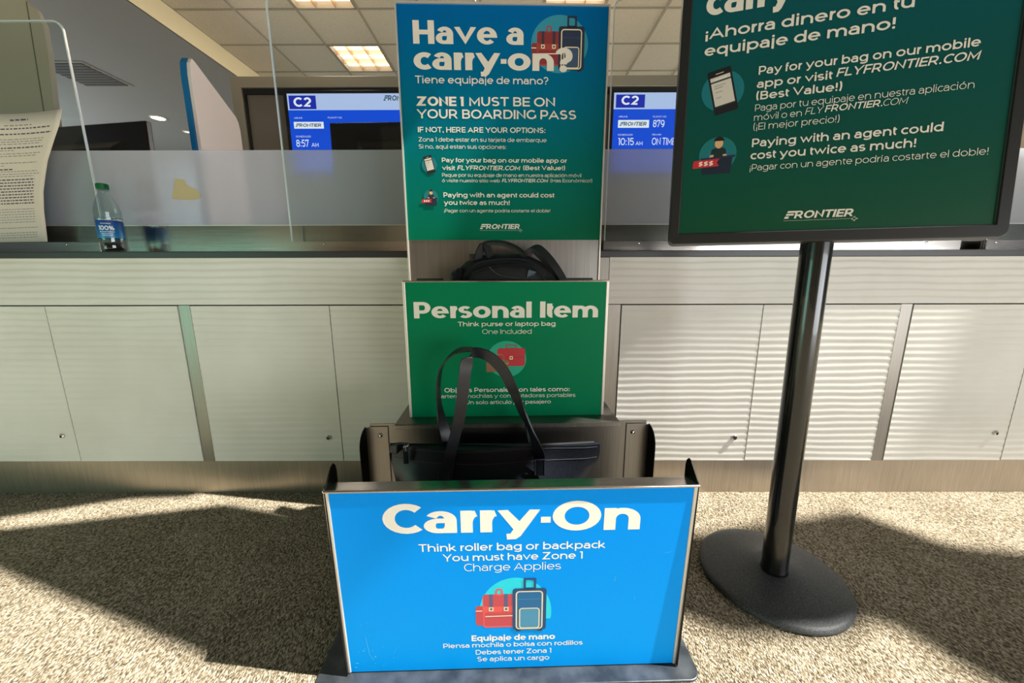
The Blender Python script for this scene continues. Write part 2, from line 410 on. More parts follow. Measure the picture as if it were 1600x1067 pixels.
def text2d(txt, weight, italic=0, track=0.0):
    """returns verts (x, y) in cap-height units and faces"""
    wx = weight; wy0 = min(weight*.86, .2) if weight < .24 else .2
    V = []; Fc = []; x = 0.0
    for ch in txt:
        if ch == ' ': x += .33+wx*.15; continue
        w, zone, strokes, dots = GL.get(ch, GL['-']); v0 = len(V)
        wy = wy0 if ch not in 'aesg8$' else min(wy0, .155)
        W = w+wx*(1.0 if w == 0 else (.42 if w < .5 else .55)); 
        if w == 0: W = wx
        if ch in 'íi': W = wx
        H = XH if zone == 'x' else 1.0; f0 = len(Fc)
        def mx(t): return x+wx/2+t*(W-wx) if w else x+wx/2+t*.3*(1 if ch == 'í' else 0)
        def my(t):
            lo, hi = wy/2, H-wy/2
            if zone == 'x' and t > 1: return hi+(t-1)*(1-wy/2-hi) if t <= 2 else (1-wy/2)+(t-2)*.3
            if zone == 'x' and t < 0: return lo+t*(lo+.27-wy/2)
            return lo+t*(hi-lo)
        for pts, fl in strokes:
            p = [(mx(a), my(b)) for a, b in pts]
            q = [p[0]]
            for k in p[1:]:
                if abs(k[0]-q[-1][0])+abs(k[1]-q[-1][1]) > 1e-4: q.append(k)
            p = q; closed = fl == 'o'
            if not closed:
                def ext(a, b):
                    dx, dy = b[0]-a[0], b[1]-a[1]; L = sqrt(dx*dx+dy*dy); dx /= L; dy /= L
                    e = abs(dx)*wx/2+abs(dy)*wy/2
                    return (b[0]+dx*e, b[1]+dy*e)
                if fl in ('s', 'e', 'e2', 'e4'): p[0] = ext(p[1], p[0])
                if fl in ('s', 'e3'): p[-1] = ext(p[-2], p[-1])
            n = len(p); base = len(V)
            for i in range(n):
                a = p[(i-1) % n] if (closed or i > 0) else None; b = p[(i+1) % n] if (closed or i < n-1) else None
                def nrm(u, v):
                    dx, dy = v[0]-u[0], v[1]-u[1]; L = sqrt(dx*dx+dy*dy) or 1; return (-dy/L, dx/L)
                if a and b:
                    n1 = nrm(a, p[i]); n2 = nrm(p[i], b); sx, sy = n1[0]+n2[0], n1[1]+n2[1]
                    dd = 1+n1[0]*n2[0]+n1[1]*n2[1]
                    if dd < .35: dd = .35
                    nx, ny = sx/dd, sy/dd
                elif b: nx, ny = nrm(p[i], b)
                else: nx, ny = nrm(a, p[i])
                V.append((p[i][0]+nx*wx/2, p[i][1]+ny*wy/2)); V.append((p[i][0]-nx*wx/2, p[i][1]-ny*wy/2))
            for i in range(n if closed else n-1):
                a = base+2*i; b = base+2*((i+1) % n); Fc += [(a+1, b+1, b), (a+1, b, a)]
        for a, b in dots:
            cx = x+W/2 if w == 0 else mx(a); cy = my(b); base = len(V); r = max(wx*.56, .065)
            if ch in 'ij': cy = 1.0-min(r, .12)*.75
            V += [(cx+r*cos(2*pi*k/12), cy+min(r, .12 if ch in 'ij' else .15)*sin(2*pi*k/12)) for k in range(12)]; Fc.append(tuple(range(base, base+12)))
        gv, gf = union2d((ch, wx), [(p[0]-x, p[1]) for p in V[v0:]], [tuple(i-v0 for i in f) for f in Fc[f0:]])
        del V[v0:]; del Fc[f0:]
        V += [(p[0]+x, p[1]) for p in gv]; Fc += [tuple(i+v0 for i in f) for f in gf]
        a0 = min(p[0] for p in V[v0:]); a1 = max(p[0] for p in V[v0:]); kk = 1-max(0, wx-.12)*2.6
        def sb(side):
            if ch in 'vwxyAVWY7': return .0
            if ch == 't' and not side: return .07
            if ch in 'kzTZsJ-?%' or (side and ch in 'rtfcLFPKCE') or (not side and ch in 'tfaz'): return .035
            if ch in 'oeOQCGcqdg0' and not (side and ch in 'dqg'): return .055
            if side and ch in 'bpDPB': return .055
            return .09
        dx = x+sb(0)*kk-a0
        if ch in 'vwxkzVAWMNXYZKR7y':
            for q in range(v0, len(V)): V[q] = (V[q][0], min(V[q][1], H) if ch != 'k' else V[q][1]) if ch == 'y' else (V[q][0], max(0, min(V[q][1], H) if ch != 'k' else V[q][1]))
        for q in range(v0, len(V)): V[q] = (V[q][0]+dx, V[q][1])
        x = a1+dx+sb(1)*kk+track
    if italic: V = [(a+b*.22, b) for a, b in V]
    return V, Fc

def put_text(mb, z, row, fn=None):
    txt, u0, u1, v, cap, w, it = row
    V, Fc = text2d(txt, w, it)
    a = min(p[0] for p in V); b = max(p[0] for p in V); sx = (u1-u0)/(b-a)
    mb.add([(u0+(p[0]-a)*sx, v+p[1]*cap, z) if not fn else fn(u0+(p[0]-a)*sx, v+p[1]*cap, z) for p in V], Fc)

def put_logo(mb, z, u0, u1, v, cap, trail=True):
    """slanted airline wordmark: three-bar F, the rest in heavy italics, dotted trail and tiny aeroplane outline"""
    W = u1-u0; fw = W*.155; k = .22*cap
    def bar(y0, y1, xa, xb): mb.add([(xa+y0/cap*k*1.9, v+y0, z), (xb+y0/cap*k, v+y0, z), (xb+y1/cap*k, v+y1, z), (xa+y1/cap*k*1.9, v+y1, z)], [(0, 1, 2, 3)])
    bar(.76*cap, cap, u0, u0+fw*.98); bar(.40*cap, .64*cap, u0, u0+fw*.82); bar(0, .28*cap, u0, u0+fw*.42)
    put_text(mb, z, ('RONTIER', u0+fw*.95, u1, v, cap, .26, 1))
    if trail:
        n = 34; y = v-.3*cap
        for i in range(n):
            a = u0+W*1.0*i/n; mb.add([(a, y, z), (a+W/n*.5, y, z), (a+W/n*.5, y+cap*.05, z), (a, y+cap*.05, z)], [(0, 1, 2, 3)])
        px = u1+W*.005; s = cap*.42; c = cap*.045
        out = [(-.2, .0), (.1, .45), (.35, .75), (.42, .7), (.5, .25), (1.25, .0), (.5, -.25), (.42, -.7), (.25, -.7), (.15, -.3), (-.2, -.35), (-.35, -.1)]
        P_ = [(px+a*s, y+b*s) for a, b in out]; n = len(P_)
        for i in range(n):
            a, b = P_[i], P_[(i+1) % n]; dx, dy = b[0]-a[0], b[1]-a[1]; L = sqrt(dx*dx+dy*dy); nx, ny = -dy/L*c/2, dx/L*c/2
            mb.add([(a[0]+nx, a[1]+ny, z), (a[0]-nx, a[1]-ny, z), (b[0]-nx, b[1]-ny, z), (b[0]+nx, b[1]+ny, z)], [(0, 1, 2, 3)])

class Pic(MB):
    """flat printed picture: layered shapes, several inks"""
    def __init__(s, F): super().__init__(F); s.mats = []; s.z = .0004
    def ink(s, color, **kw):
        m = mat('ink_'+color.lstrip('#'), color, .5, **kw)
        if m not in s.mats: s.mats.append(m)
        s.mi = s.mats.index(m); s.z += .00005; return s
    def shp(s, pts): return s.poly(pts, s.z)
    def circ(s, x, y, rx, ry=None, a0=0, a1=360):
        return s.shp([(x+rx*cos(radians(a0+(a1-a0)*k/36)), y+(ry or rx)*sin(radians(a0+(a1-a0)*k/36))) for k in range(36 if a1-a0 == 360 else 37)])
    def ring(s, x0, y0, x1, y1, r, t):
        A = rrect(x0, y0, x1, y1, r); B = rrect(x0+t, y0+t, x1-t, y1-t, max(r-t, t*.2)); n = len(A)
        return s.add([(a, b, s.z) for a, b in A+B], [(i, (i+1) % n, n+(i+1) % n, n+i) for i in range(n)])

def luggage_pic(p, cx, cy, R, suit, pack, blue='#1f3552', blue2='#2a4a6a', pocket='#4a6f8c', red='#c9473f', red2='#a8353a', strap='#3e3a4c', disc='#39a7b4', dome=False, ry=None):
    """backpack and roller case in front of a round disc"""
    p.ink(disc)
    if dome: p.circ(cx, cy, R, ry or R, -12, 192)
    else: p.circ(cx, cy, R, ry or R)
    x0, y0, x1, y1 = pack; w = x1-x0; h = y1-y0
    p.ink(red2).shp(rrect(x0-w*.24, y0+h*.07, x0+w*.1, y0+h*.66, w*.09))
    p.ink(red).shp(rrect(x0, y0, x1+w*.1, y0+h*.98, w*.09))
    p.ink(red2).shp(rrect(x0+w*.03, y0+h*.64, x1+w*.1, y0+h*1.0, w*.08)); p.shp(rrect(x0+w*.06, y0+h*.05, x1+w*.1, y0+h*.46, w*.05))
    p.ink(red).ring(x0+w*.42, y0+h*.96, x0+w*.68, y0+h*1.16, w*.1, w*.06)
    for k in (.22, .72): p.ink(strap).shp([(x0+w*k, y0+h*.5), (x0+w*(k+.12), y0+h*.5), (x0+w*(k+.12), y0+h), (x0+w*k, y0+h)])
    for k in (.2, .7):
        p.ink('#f0e0b8').ring(x0+w*k, y0+h*.5, x0+w*(k+.16), y0+h*.62, w*.01, w*.04)
    p.ink('#f0e0c8').shp([(x0+w*.08, y0+h*.33), (x1, y0+h*.34), (x1, y0+h*.37), (x0+w*.08, y0+h*.36)])
    p.shp([(x0-w*.24, y0+h*.5), (x0-w*.02, y0+h*.5), (x0-w*.02, y0+h*.53), (x0-w*.24, y0+h*.53)])
    x0, y0, x1, y1 = suit; w = x1-x0; h = y1-y0
    p.ink(blue).ring(x0+w*.32, y1-h*.03, x0+w*.69, y1+h*.235, w*.02, w*.07)
    p.shp(rrect(x0+w*.1, y0-h*.035, x0+w*.24, y0+h*.03, w*.03)); p.shp(rrect(x0+w*.74, y0-h*.035, x0+w*.9, y0+h*.03, w*.03))
    p.shp(rrect(x0, y0, x1, y1, w*.09))
    p.ink(blue2).shp(rrect(x0+w*.09, y0+h*.03, x1-w*.1, y1-h*.07, w*.1))
    p.ink('#f0e0b8').ring(x0+w*.09, y0+h*.02, x1-w*.1, y1-h*.06, w*.12, w*.04)
    p.ink(pocket).shp([(x0+w*.14, y1-h*.25), (x1-w*.15, y1-h*.25), (x1-w*.15, y1-h*.26), (x0+w*.14, y1-h*.26)])
    p.shp(rrect(x0+w*.2, y0+h*.05, x1-w*.2, y0+h*.52, w*.03, r2=w*.12)); p.ink('#f0e0b8').ring(x0+w*.19, y0+h*.04, x1-w*.19, y0+h*.54, w*.1, w*.035)

def rotp(pts, cx, cy, a):
    c, s = cos(a), sin(a); return [(cx+x*c-y*s, cy+x*s+y*c) for x, y in pts]
def phone_pic(p, cx, cy, R, disc='#0f6f78', a=radians(14)):
    p.ink(disc).circ(cx, cy, R)
    q = lambda x0, y0, x1, y1, r=.0: rotp(rrect(x0*R, y0*R, x1*R, y1*R, max(r*R, R*.004)), cx, cy, a)
    p.ink('#16171a').shp(q(-.56, -1.12, .56, 1.12, .1))
    p.ink('#cfc8bc').shp(q(-.47, -.68, .47, .78))
    p.ink('#3a3d40').shp(q(-.47, .50, .47, .58)); p.shp(q(-.47, -.74, .47, -.68)); p.ink('#a8a296').shp(q(-.35, .18, .05, .24)); p.shp(q(-.35, -.02, .0, .03)); p.shp(q(-.35, .30, .2, .35)); p.shp(q(-.35, -.3, -.1, -.25))
    p.ink('#e6dfd2').shp(q(-.3, .62, .3, .68)); p.shp(q(-.18, .9, .2, .93))
def agent_pic(p, cx, cy, R, disc='#0d6f70', inner='#176a94'):
    p.ink(disc).circ(cx, cy, R); p.ink(inner).circ(cx+.05*R, cy-.1*R, .55*R)
    p.ink('#0e2b26').shp(rotp([(-.42, -.3), (-.3, .32), (-.1, .42), (.2, .42), (.4, .32), (.5, -.3)], 0, 0, 0) and [(cx+x*R, cy+y*R) for x, y in [(-.42, -.3), (-.34, .28), (-.1, .4), (.2, .4), (.42, .28), (.5, -.3)]])
    p.ink('#d9a878').shp([(cx+x*R, cy+y*R) for x, y in [(-.5, -.28), (-.38, .0), (-.2, .0), (-.24, -.28)]]); p.shp([(cx+x*R, cy+y*R) for x, y in [(.3, -.28), (.28, .0), (.46, .0), (.56, -.28)]])
    p.circ(cx+.04*R, cy+.62*R, .22*R, .28*R); p.ink('#14110f').circ(cx+.04*R, cy+.76*R, .27*R, .24*R, 0, 180)
    p.ink('#131f33').shp([(cx+x*R, cy+y*R) for x, y in [(-.75, -1.1), (.72, -1.1), (.8, -.16), (-.82, -.22)]]); p.ink('#1b2a42').shp([(cx+x*R, cy+y*R) for x, y in [(-.88, -.28), (.95, -.2), (.92, -.08), (-.88, -.16)]])
    p.ink('#c32c33').shp([(cx+x*R, cy+y*R) for x, y in [(-1.3, -.72), (.12, -.66), (-.02, -.46), (.12, -.24), (-1.26, -.28), (-1.3, -.5)]])
    p.ink('#f2ddd0'); z = p.z; put_text(p, z, ('$$$', cx-1.0*R, cx-.2*R, cy-.6*R, .25*R, .22, 1))

def gradient(name, stops, rough=.4, noise=None):
    m = mat(name, '#000000', rough)
    tc = N(m, 'ShaderNodeTexCoord'); sp = N(m, 'ShaderNodeSeparateXYZ'); LK(m, tc.outputs['Generated'], sp.inputs[0])
    rp = N(m, 'ShaderNodeValToRGB'); e = rp.color_ramp.elements
    e[0].position = stops[0][0]; e[0].color = lin(stops[0][1]); e[1].position = stops[-1][0]; e[1].color = lin(stops[-1][1])
    for a, c in stops[1:-1]: k = e.new(a); k.color = lin(c)
    LK(m, sp.outputs[2], rp.inputs[0]); LK(m, rp.outputs[0], P(m).inputs['Base Color']); return m
M_POST_HEAD = gradient('header_print', [(0, '#006a4a'), (.35, '#006a66'), (.6, '#006a86'), (1, '#0062a4')], .4)
M_POST_PERS = gradient('personal_print', [(0, '#007a50'), (1, '#00784e')], .4)
M_POST_CARRY = gradient('carry_print', [(0, '#00a2ff'), (1, '#0098ff')], .45)
M_POST_SIGN = gradient('sign_print', [(0, '#044a30'), (.4, '#044c46'), (1, '#045668')], .3)
for _m in (M_POST_HEAD, M_POST_PERS, M_POST_CARRY): P(_m).inputs['Specular IOR Level'].default_value = .08

# ================================================================== SETTING
build('floor', MB().box(-9, 7, -9, 9, -.05, 0), M_CARPET, kind='structure')
build('wall_back', MB().box(-9, 7, 8.9, 9.0, 0, 3.4), M_BLUEWALL, kind='structure')
wf = thing('reflection_wall', (0, -7.5, 0), None, None, kind='structure')  # added behind the camera so the steel has striped tones to reflect
for k in range(14):
    build('wall_panel', MB().box(-9+k*1.15, -9+k*1.15+1.13, -7.55-.04*(k % 2), -7.5-.04*(k % 2), 0, 4.2), mat('wall_panel_%d' % (k % 3), ('#a08c78', '#5a544c', '#bdb2a2')[k % 3], .7), wf)
build('wall_left', MB().box(-9.1, -9.0, 1.4, 9, 0, 3.4), M_SOFFIT, kind='structure')
build('wall_right', MB().box(7, 7.1, 2.0, 9, 0, 3.4), M_WALL, kind='structure')
# tiled ceiling behind the desk: grid bars plus one object per tile
CZ = 3.27
ceil = thing('ceiling', (0, 5, CZ), None, None, kind='structure')
TX0, TY0, TS = -3.325, 3.06, .6045
tilemesh = None
grid = MB()
for i in range(0, 18): grid.box(TX0+i*TS-.012, TX0+i*TS+.012, 2.85, 9, CZ-.002, CZ+.012)
for j in range(0, 11): grid.box(TX0, 7, TY0+j*TS-.012, TY0+j*TS+.012, CZ-.0015, CZ+.012)
build('grid_bars', grid, M_GRID, ceil)
LAMPS = [(2, 3), (2, 1), (6, 1), (9, 2), (6, 4), (11, 4), (0, 7), (5, 7)]  # lamps not in LL are unseen, added to give more light
tm = build('ceiling_tile', MB(Matrix.Translation((TX0+TS/2, TY0+TS/2, CZ))).box(-TS/2+.012, TS/2-.012, -TS/2+.012, TS/2-.012, .004, .02), M_TILE, ceil)
first = True
for i in range(0, 13):
    for j in range(0, 6):
        if (i, j) in LAMPS: continue
        if first and (i, j) == (0, 0): first = False; continue
        c = tm.copy(); COL.objects.link(c); c.parent = ceil; c.location = (i*TS, j*TS, 0)
build('ceiling_backing', MB().box(-9, 7, 2.85, 9, CZ+.12, CZ+.16), M_TILE, ceil)
far = MB()
far.box(TX0, 7, TY0+6*TS, 9, CZ+.004, CZ+.02); far.box(TX0+13*TS, 7, 2.85, TY0+6*TS, CZ+.004, CZ+.02); far.box(TX0, 7, 2.85, TY0, CZ+.004, CZ+.02)
build('plain_ceiling_field', far, M_TILE, ceil)
# lowered soffit on the left with its cream upstand
sof = build('ceiling', MB().box(-9, -3.325, 1.6, 9, 3.06, 3.09), M_SOFFIT, loc=(-6, 5, 3.06), kind='structure')
build('trim_1', MB().box(-3.335, -3.322, 1.6, 9, 3.06, 3.30), M_CREAM, loc=(-3.33, 5, 3.06), kind='structure')
# unseen added sun blockers (floor shadow outlines carried up along the sun ray)
def shade_panel(pts, z, t=.05):
    kx, ky = -SUN_DIR.x/-SUN_DIR.z*z, -SUN_DIR.y/-SUN_DIR.z*z
    q = [(x+kx, y+ky) for x, y in pts]
    build('ceiling', MB().prism(q, z, z+t), M_SHADE_PANEL, loc=(q[0][0], q[0][1], z), kind='structure')  # unseen sun blocker, not part of the real ceiling
shade_panel([(-.600, .630), (-.45, .615), (-.30, .66), (-.24, .74), (-.2, .86), (-.125, .945), (-.03, 1.0), (-.02, 1.16), (-.55, 1.16), (-.60, 1.07), (-.93, 1.14), (-1.55, 1.015), (-1.75, .99)], 3.2)
shade_panel([(-.02, 1.16), (0, 1.262), (.45, 1.278), (.90, 1.295), (1.25, 1.226), (4.0, 1.20), (4.0, 3.2), (-7, 3.2), (-7, .0), (-2.6, .75), (-1.63, 1.075), (-1.33, 1.176), (-1.12, 1.19), (-1.1, 1.2275), (-.9, 1.229), (-.8, 1.192), (-.62, 1.135), (-.55, 1.16)], 3.2)
shade_panel([(.36, .975), (.60, 1.0), (.88, 1.06), (1.11, 1.10), (1.243, .957), (2.2, .80), (2.2, .45), (1.05, .45), (.93, .60), (.86, .72), (.68, .675), (.50, .675), (.30, .78)], 6.0)

# ---------------- ceiling lamps
M_GLOW = emis('lamp_glow', '#ffd8ae', 3.2)
M_GLOWHOT = emis('lamp_tube', '#fff0dc', 9.0)
LL = {(2, 3): 'square louvred ceiling light with nine cells left of the tall blue poster', (2, 1): 'louvred ceiling light cut by the top edge left of the poster', (6, 1): 'bright ceiling light just over the top of the tall blue poster'}
for k, (i, j) in enumerate(LAMPS):
    cx, cy = TX0+(i+.5)*TS, TY0+(j+.5)*TS
    t = thing('ceiling_light', (cx, cy, CZ), LL.get((i, j), 'added unseen louvred ceiling light %s' % {(9, 2): 'hidden above the top right of the pole sign', (6, 4): 'hidden straight behind the tall poster', (11, 4): 'beyond the right edge of the frame', (0, 7): 'farthest back on the left behind the screen wall', (5, 7): 'farthest back behind the screen wall centre'}.get((i, j))), 'ceiling light', group='louvred ceiling lights')
    h = TS/2-.012
    fr = MB()
    for a, b, c, d in ((-h, h, -h, -h+.012), (-h, h, h-.012, h), (-h, -h+.012, -h, h), (h-.012, h, -h, h)): fr.box(cx+a, cx+b, cy+c, cy+d, CZ-.004, CZ+.06)
    build('light_frame', fr, M_GRID, t)
    build('light_panel', MB().box(cx-h, cx+h, cy-h, cy+h, CZ+.055, CZ+.06), M_GLOW, t)
    lv = MB()
    for q in (-h/3, h/3):
        lv.box(cx+q-.004, cx+q+.004, cy-h, cy+h, CZ+.0, CZ+.045); lv.box(cx-h, cx+h, cy+q-.004, cy+q+.004, CZ+.0, CZ+.045)
    build('louvre_blades', lv, M_LOUVER, t)
    tb = MB()
    for q in (-h*.66, 0, h*.66): tb.tube([(cx-h+.02, cy+q, CZ+.048), (cx+h-.02, cy+q, CZ+.048)], .008, 8)
    build('light_tube', tb, M_GLOWHOT, t)
    d = bpy.data.lights.new('ceiling_lamp', 'AREA'); d.shape = 'SQUARE'; d.size = .5; d.energy = 16; d.color = (1.0, .86, .70)
    o = bpy.data.objects.new('ceiling_lamp', d); COL.objects.link(o); o.parent = t; o.location = (0, 0, -.012)
# ceiling vent and downlights on the grey soffit
t = thing('ceiling_vent', (-5.1, 5.05, 3.06), 'dark square air vent in the grey lowered ceiling', 'vent')
build('vent_frame', MB().box(-5.42, -4.82, 4.75, 5.36, 3.052, 3.06), M_SOFFIT, t)
vb = MB()
for k in range(9): vb.box(-5.38, -4.86, 4.79+k*.062, 4.82+k*.062, 3.044, 3.052)
build('vent_backing', MB().box(-5.38, -4.86, 4.79, 5.32, 3.0485, 3.052), M_VENT, t)
build('vent_blades', vb, M_VENT, t)
for x, y, r, s, lab in ((-5.46, 6.39, .085, 30, 'glowing round downlight in the grey lowered ceiling'), (-5.516, 7.0, .05, 1.2, 'small dim round downlight beyond the glowing one')):
    t = thing('downlight', (x, y, 3.06), lab, 'downlight')
    build('trim_ring', MB().lathe([(r+.02, 0), (r+.02, -.008), (r, -.01), (r, 0)], (x, y, 3.06), 28, close=False), M_CREAM, t)
    build('lens', MB().lathe([(r, -.006), (r*.5, -.007), (.001, -.007)], (x, y, 3.06), 28), emis('downlight_%d' % (r*1000), '#fff0ee', s), t)

# ---------------- steel-framed backwall with the flight screens
t = thing('screen_wall', (0, 4.0, 0), 'brown screen wall in a brushed steel surround behind the desk', 'wall unit')
build('wall_panel', MB().box(-2.57, 3.4, 4.02, 4.30, 0, 2.46), M_WALL, t)
build('steel_header', MB().box(-2.66, 3.5, 3.97, 4.32, 2.455, 2.55), M_SURROUND, t, bevel=.003)
build('steel_jamb', MB().box(-2.66, -2.565, 3.97, 4.32, 0, 2.455), M_SURROUND, t, bevel=.003)
build('steel_jamb', MB().box(3.4, 3.5, 3.97, 4.32, 0, 2.455), M_SURROUND, t, bevel=.003)
build('shadow_gap', MB().box(-2.565, 3.4, 3.995, 4.025, 2.41, 2.455).box(-2.565, -2.545, 3.995, 4.025, 0, 2.41), M_CARCASS, t)

S_BLUE = emis('screen_blue', '#0a50e0', .95); S_DBLUE = emis('screen_box_blue', '#1b2fb4', .9); S_PALE = emis('screen_pale', '#b9cdf6', .95)
S_WHITE = emis('screen_white', '#eef4ff', 1.0); S_TEAL = emis('screen_logo', '#2c5864', .8); S_DIM = emis('screen_dim', '#8fb0f0', .8)
def tv(x0, x1, z0, z1, label, rows, c2, logobox, logo2, divs=()):
    t = thing('flight_screen', ((x0+x1)/2, 3.98, z0), label, 'screen', group='flight screens on the screen wall')
    build('screen_case', MB().box(x0-.035, x1+.035, 3.93, 3.99, z0-.035, z1+.03), M_TVBEZEL, t, bevel=.004)
    F = Matrix(((1, 0, 0, 0), (0, 0, -1, 3.93), (0, 1, 0, 0), (0, 0, 0, 1)))
    sc = Pic(F); sc.mats = [S_BLUE, S_PALE, S_DBLUE, S_WHITE, S_TEAL, S_DIM]
    def lay(i): sc.mi = i; sc.z += .0004
    R = lambda a, b, c, d: sc.shp([(a, b), (c, b), (c, d), (a, d)])
    sc.z = .001; sc.mi = 0; R(x0, z0, x1, z1)
    hb = z1-.142
    lay(1); R(x0, hb, x1, z1)
    lay(2); R(*c2)
    lay(3); R(*logobox)
    lay(3); [put_text(sc, sc.z, r) for r in rows]
    lay(4); a, b, c, d = logobox; put_logo(sc, sc.z, a+(c-a)*.05, c-(c-a)*.08, b+(d-b)*.25, (d-b)*.5, False)
    if logo2: put_logo(sc, sc.z, logo2[0], logo2[1], logo2[2], logo2[3], False)
    build('display', sc, sc.mats, t)
TVL = [('C2', -2.0572, -1.8906, 2.2719, .0809, .24, 0), ('AIRLINE', -2.0683, -1.9879, 2.1693, .0136, .12, 0), ('DESTINATION', -1.96+.02, -1.80, 2.1712, .0136, .12, 0), ('FLIGHT NO.', -1.7462, -1.6101, 2.1712, .0136, .12, 0), ('SCHEDULED', -2.0675, -1.924, 2.0065, .015, .12, 0), ('8:57', -2.0704, -1.9482, 1.9226, .0637, .16, 0), ('AM', -1.9262, -1.8573, 1.9223, .0377, .15, 0)]
TVL.pop(2)
TVR = [('C2', 1.0262, 1.187, 2.28, .0779, .24, 0), ('AIRLINE', 1.0042, 1.0907, 2.1721, .0141, .12, 0), ('FLIGHT NO.', 1.3314, 1.461, 2.1712, .0141, .12, 0), ('SCHEDULED', 1.006, 1.1491, 2.0137, .0143, .12, 0), ('REMARK', 1.3357, 1.4228, 2.0146, .0143, .12, 0), ('879', 1.335, 1.4438, 2.087, .0625, .15, 0), ('10:15', 1.0133, 1.1634, 1.9289, .0635, .15, 0), ('AM', 1.179, 1.2478, 1.9286, .0359, .15, 0), ('ON TIME', 1.3353, 1.5598, 1.9308, .0635, .15, 0)]
tv(-2.115, -.87, 1.69, 2.385, 'flight screen showing C2 and 8:57 AM, left of the tall poster', TVL, (-2.10, 2.252, -1.846, 2.368), (-2.075, 2.083, -1.7925, 2.142), (-1.21, -.93, 2.322, .045))
tv(.955, 2.20, 1.69, 2.385, 'flight screen showing C2, 879 and ON TIME, right of the tall poster', TVR, (.975, 2.256, 1.246, 2.368), (1.004, 2.082, 1.298, 2.150), (1.86, 2.14, 2.322, .045))

# ================================================================== CHECK-IN COUNTER
CY = 1.211
def wavy_panel(mb, x0, x1, z0, z1, seed=0, y=CY, th=.018, amp=.0013, pitch=.0222):
    nz = max(8, int((z1-z0)/pitch*6)); nx = max(6, int((x1-x0)/.02))
    vs = []; fs = []
    for j in range(nz+1):
        z = z0+(z1-z0)*j/nz
        for i in range(nx+1):
            x = x0+(x1-x0)*i/nx
            w = .0016*sin(x*7.3+seed+z*9)+.0011*sin(x*17.1+z*31+seed*2)+.0006*sin(x*41+z*13)
            ph = ((z+w)/pitch) % 1.0
            d = (ph*1.35 if ph < .74 else (1-ph)/.26)   # slow rise, quick fall: shingle-like ridges
            vs.append((x, y-amp*d, z))
    for j in range(nz):
        for i in range(nx):
            a = j*(nx+1)+i; fs.append((a, a+1, a+nx+2, a+nx+1))
    mb.add(vs, fs)
    mb.box(x0, x1, y+.0002, y+th, z0, z1)
    for xa in (x0, x1): mb.add([(xa, y-amp, z0), (xa, y, z0), (xa, y, z1), (xa, y-amp, z1)], [(0, 1, 2, 3)])

Z0, Z1, ZT = .1226, .664, .811
def lock(t, x, z, parent):
    build('lock', MB(Matrix.Translation((x, CY-.002, z)) @ Matrix.Rotation(pi/2, 4, 'X')).lathe([(.0085, -.004), (.0085, .003), (.0072, .0045), (.0045, .0045), (.0045, .002)], n=24, close=False)
          .lathe([(.0045, .0015), (.0001, .0015)], n=20), M_CHROME, parent, smooth=True)
    k = build('keyhole', MB(Matrix.Translation((x, CY-.002, z)) @ Matrix.Rotation(pi/2, 4, 'X')).prism(rrect(-.0028, -.005, .0028, .005, .0024), .002, .0052), M_BLACKHOLE, parent)
def cabinet(x0, x1, doors, label, strips, locks):
    t = thing('counter_cabinet', ((x0+x1)/2, CY, 0), label, 'cabinet', group='cabinets under the counter')
    build('carcass', MB().box(x0+.002, x1-.002, CY+.021, 1.378, .0, ZT-.002), M_CARCASS, t)
    for k, (a, b, lk) in enumerate(doors):
        m = MB(); wavy_panel(m, a+.0012, b-.0012, Z0+.0015, Z1-.0025, seed=a*5)
        d = build('door', m, M_DOOR, t, smooth=True, angle=50)
        if lk: lock(t, lk[0], lk[1], d)
    for a, b in strips:
        build('divider_strip', MB().box(a+.001, b-.001, CY+.001, CY+.02, Z0, Z1), M_STEEL_SOFT, t, bevel=.001)
cabinet(-2.7, -1.034, [(-2.4, -1.498, (-1.542, .218)), (-1.498, -1.0724, None)], 'white ridged counter cabinet behind the bottle end, far left', [(-1.0724, -1.0329)], 1)
cabinet(-1.032, -.100, [(-1.0329, -.5866, (-.630, .211)), (-.5866, -.13, None)], 'white ridged cabinet immediately left of the bag sizer', [(-.13, -.10)], 1)
cabinet(-.099, .347, [(-.10, .30, None)], 'ridged cabinet hidden behind the bag sizer with a steel strip at its right', [(.30, .347)], 1)
cabinet(.348, 1.279, [(.348, .8008, (.756, .209)), (.8008, 1.2396, None)], 'sunlit white ridged cabinet between the sizer and the sign pole', [(1.2396, 1.2789)], 1)
cabinet(1.280, 2.60, [(1.2789, 1.684, (1.643, .224)), (1.684, 2.3, None)], 'white ridged cabinet at the far right past the sign pole', [], 1)
m = MB(); wavy_panel(m, -2.7, -.142, Z1+.0015, ZT, seed=3)
build('fascia_panel', m, M_DOOR, loc=(-1.4, CY, Z1), smooth=True, angle=50, label='long white ridged fascia under the counter edge, left of the sizer', cat='panel')
m = MB(); wavy_panel(m, .304, 2.6, Z1+.0015, ZT, seed=9)
build('fascia_panel', m, M_DOOR, loc=(1.4, CY, Z1), smooth=True, angle=50, label='long white ridged fascia under the counter edge, right of the sizer', cat='panel')
build('fascia_panel', MB().box(-.141, .303, CY+.001, CY+.019, Z1+.001, ZT-.001), M_STEEL_SOFT, loc=(.08, CY, Z1), label='plain steel fascia section behind the tall poster board', cat='panel')
build('kick_plate', MB().box(-2.7, 2.6, CY+.003, CY+.02, 0, Z0-.001), M_KICK, loc=(0, CY, 0), label='brushed steel kick plate along the bottom of the counter', cat='kick plate')
build('countertop', MB().box(-2.7, 2.6, 1.192, 1.38, ZT, .831), M_DARKTOP, loc=(0, 1.4, ZT), bevel=.002, label='dark thin countertop running across above the white fascia', cat='countertop')
t = thing('backsplash', (0, 1.37, .831), 'brushed steel upstand along the back of the countertop', 'backsplash')
build('steel_sheet', MB().box(-2.7, 2.6, 1.37, 1.376, .831, .925), M_STEEL_H, t)
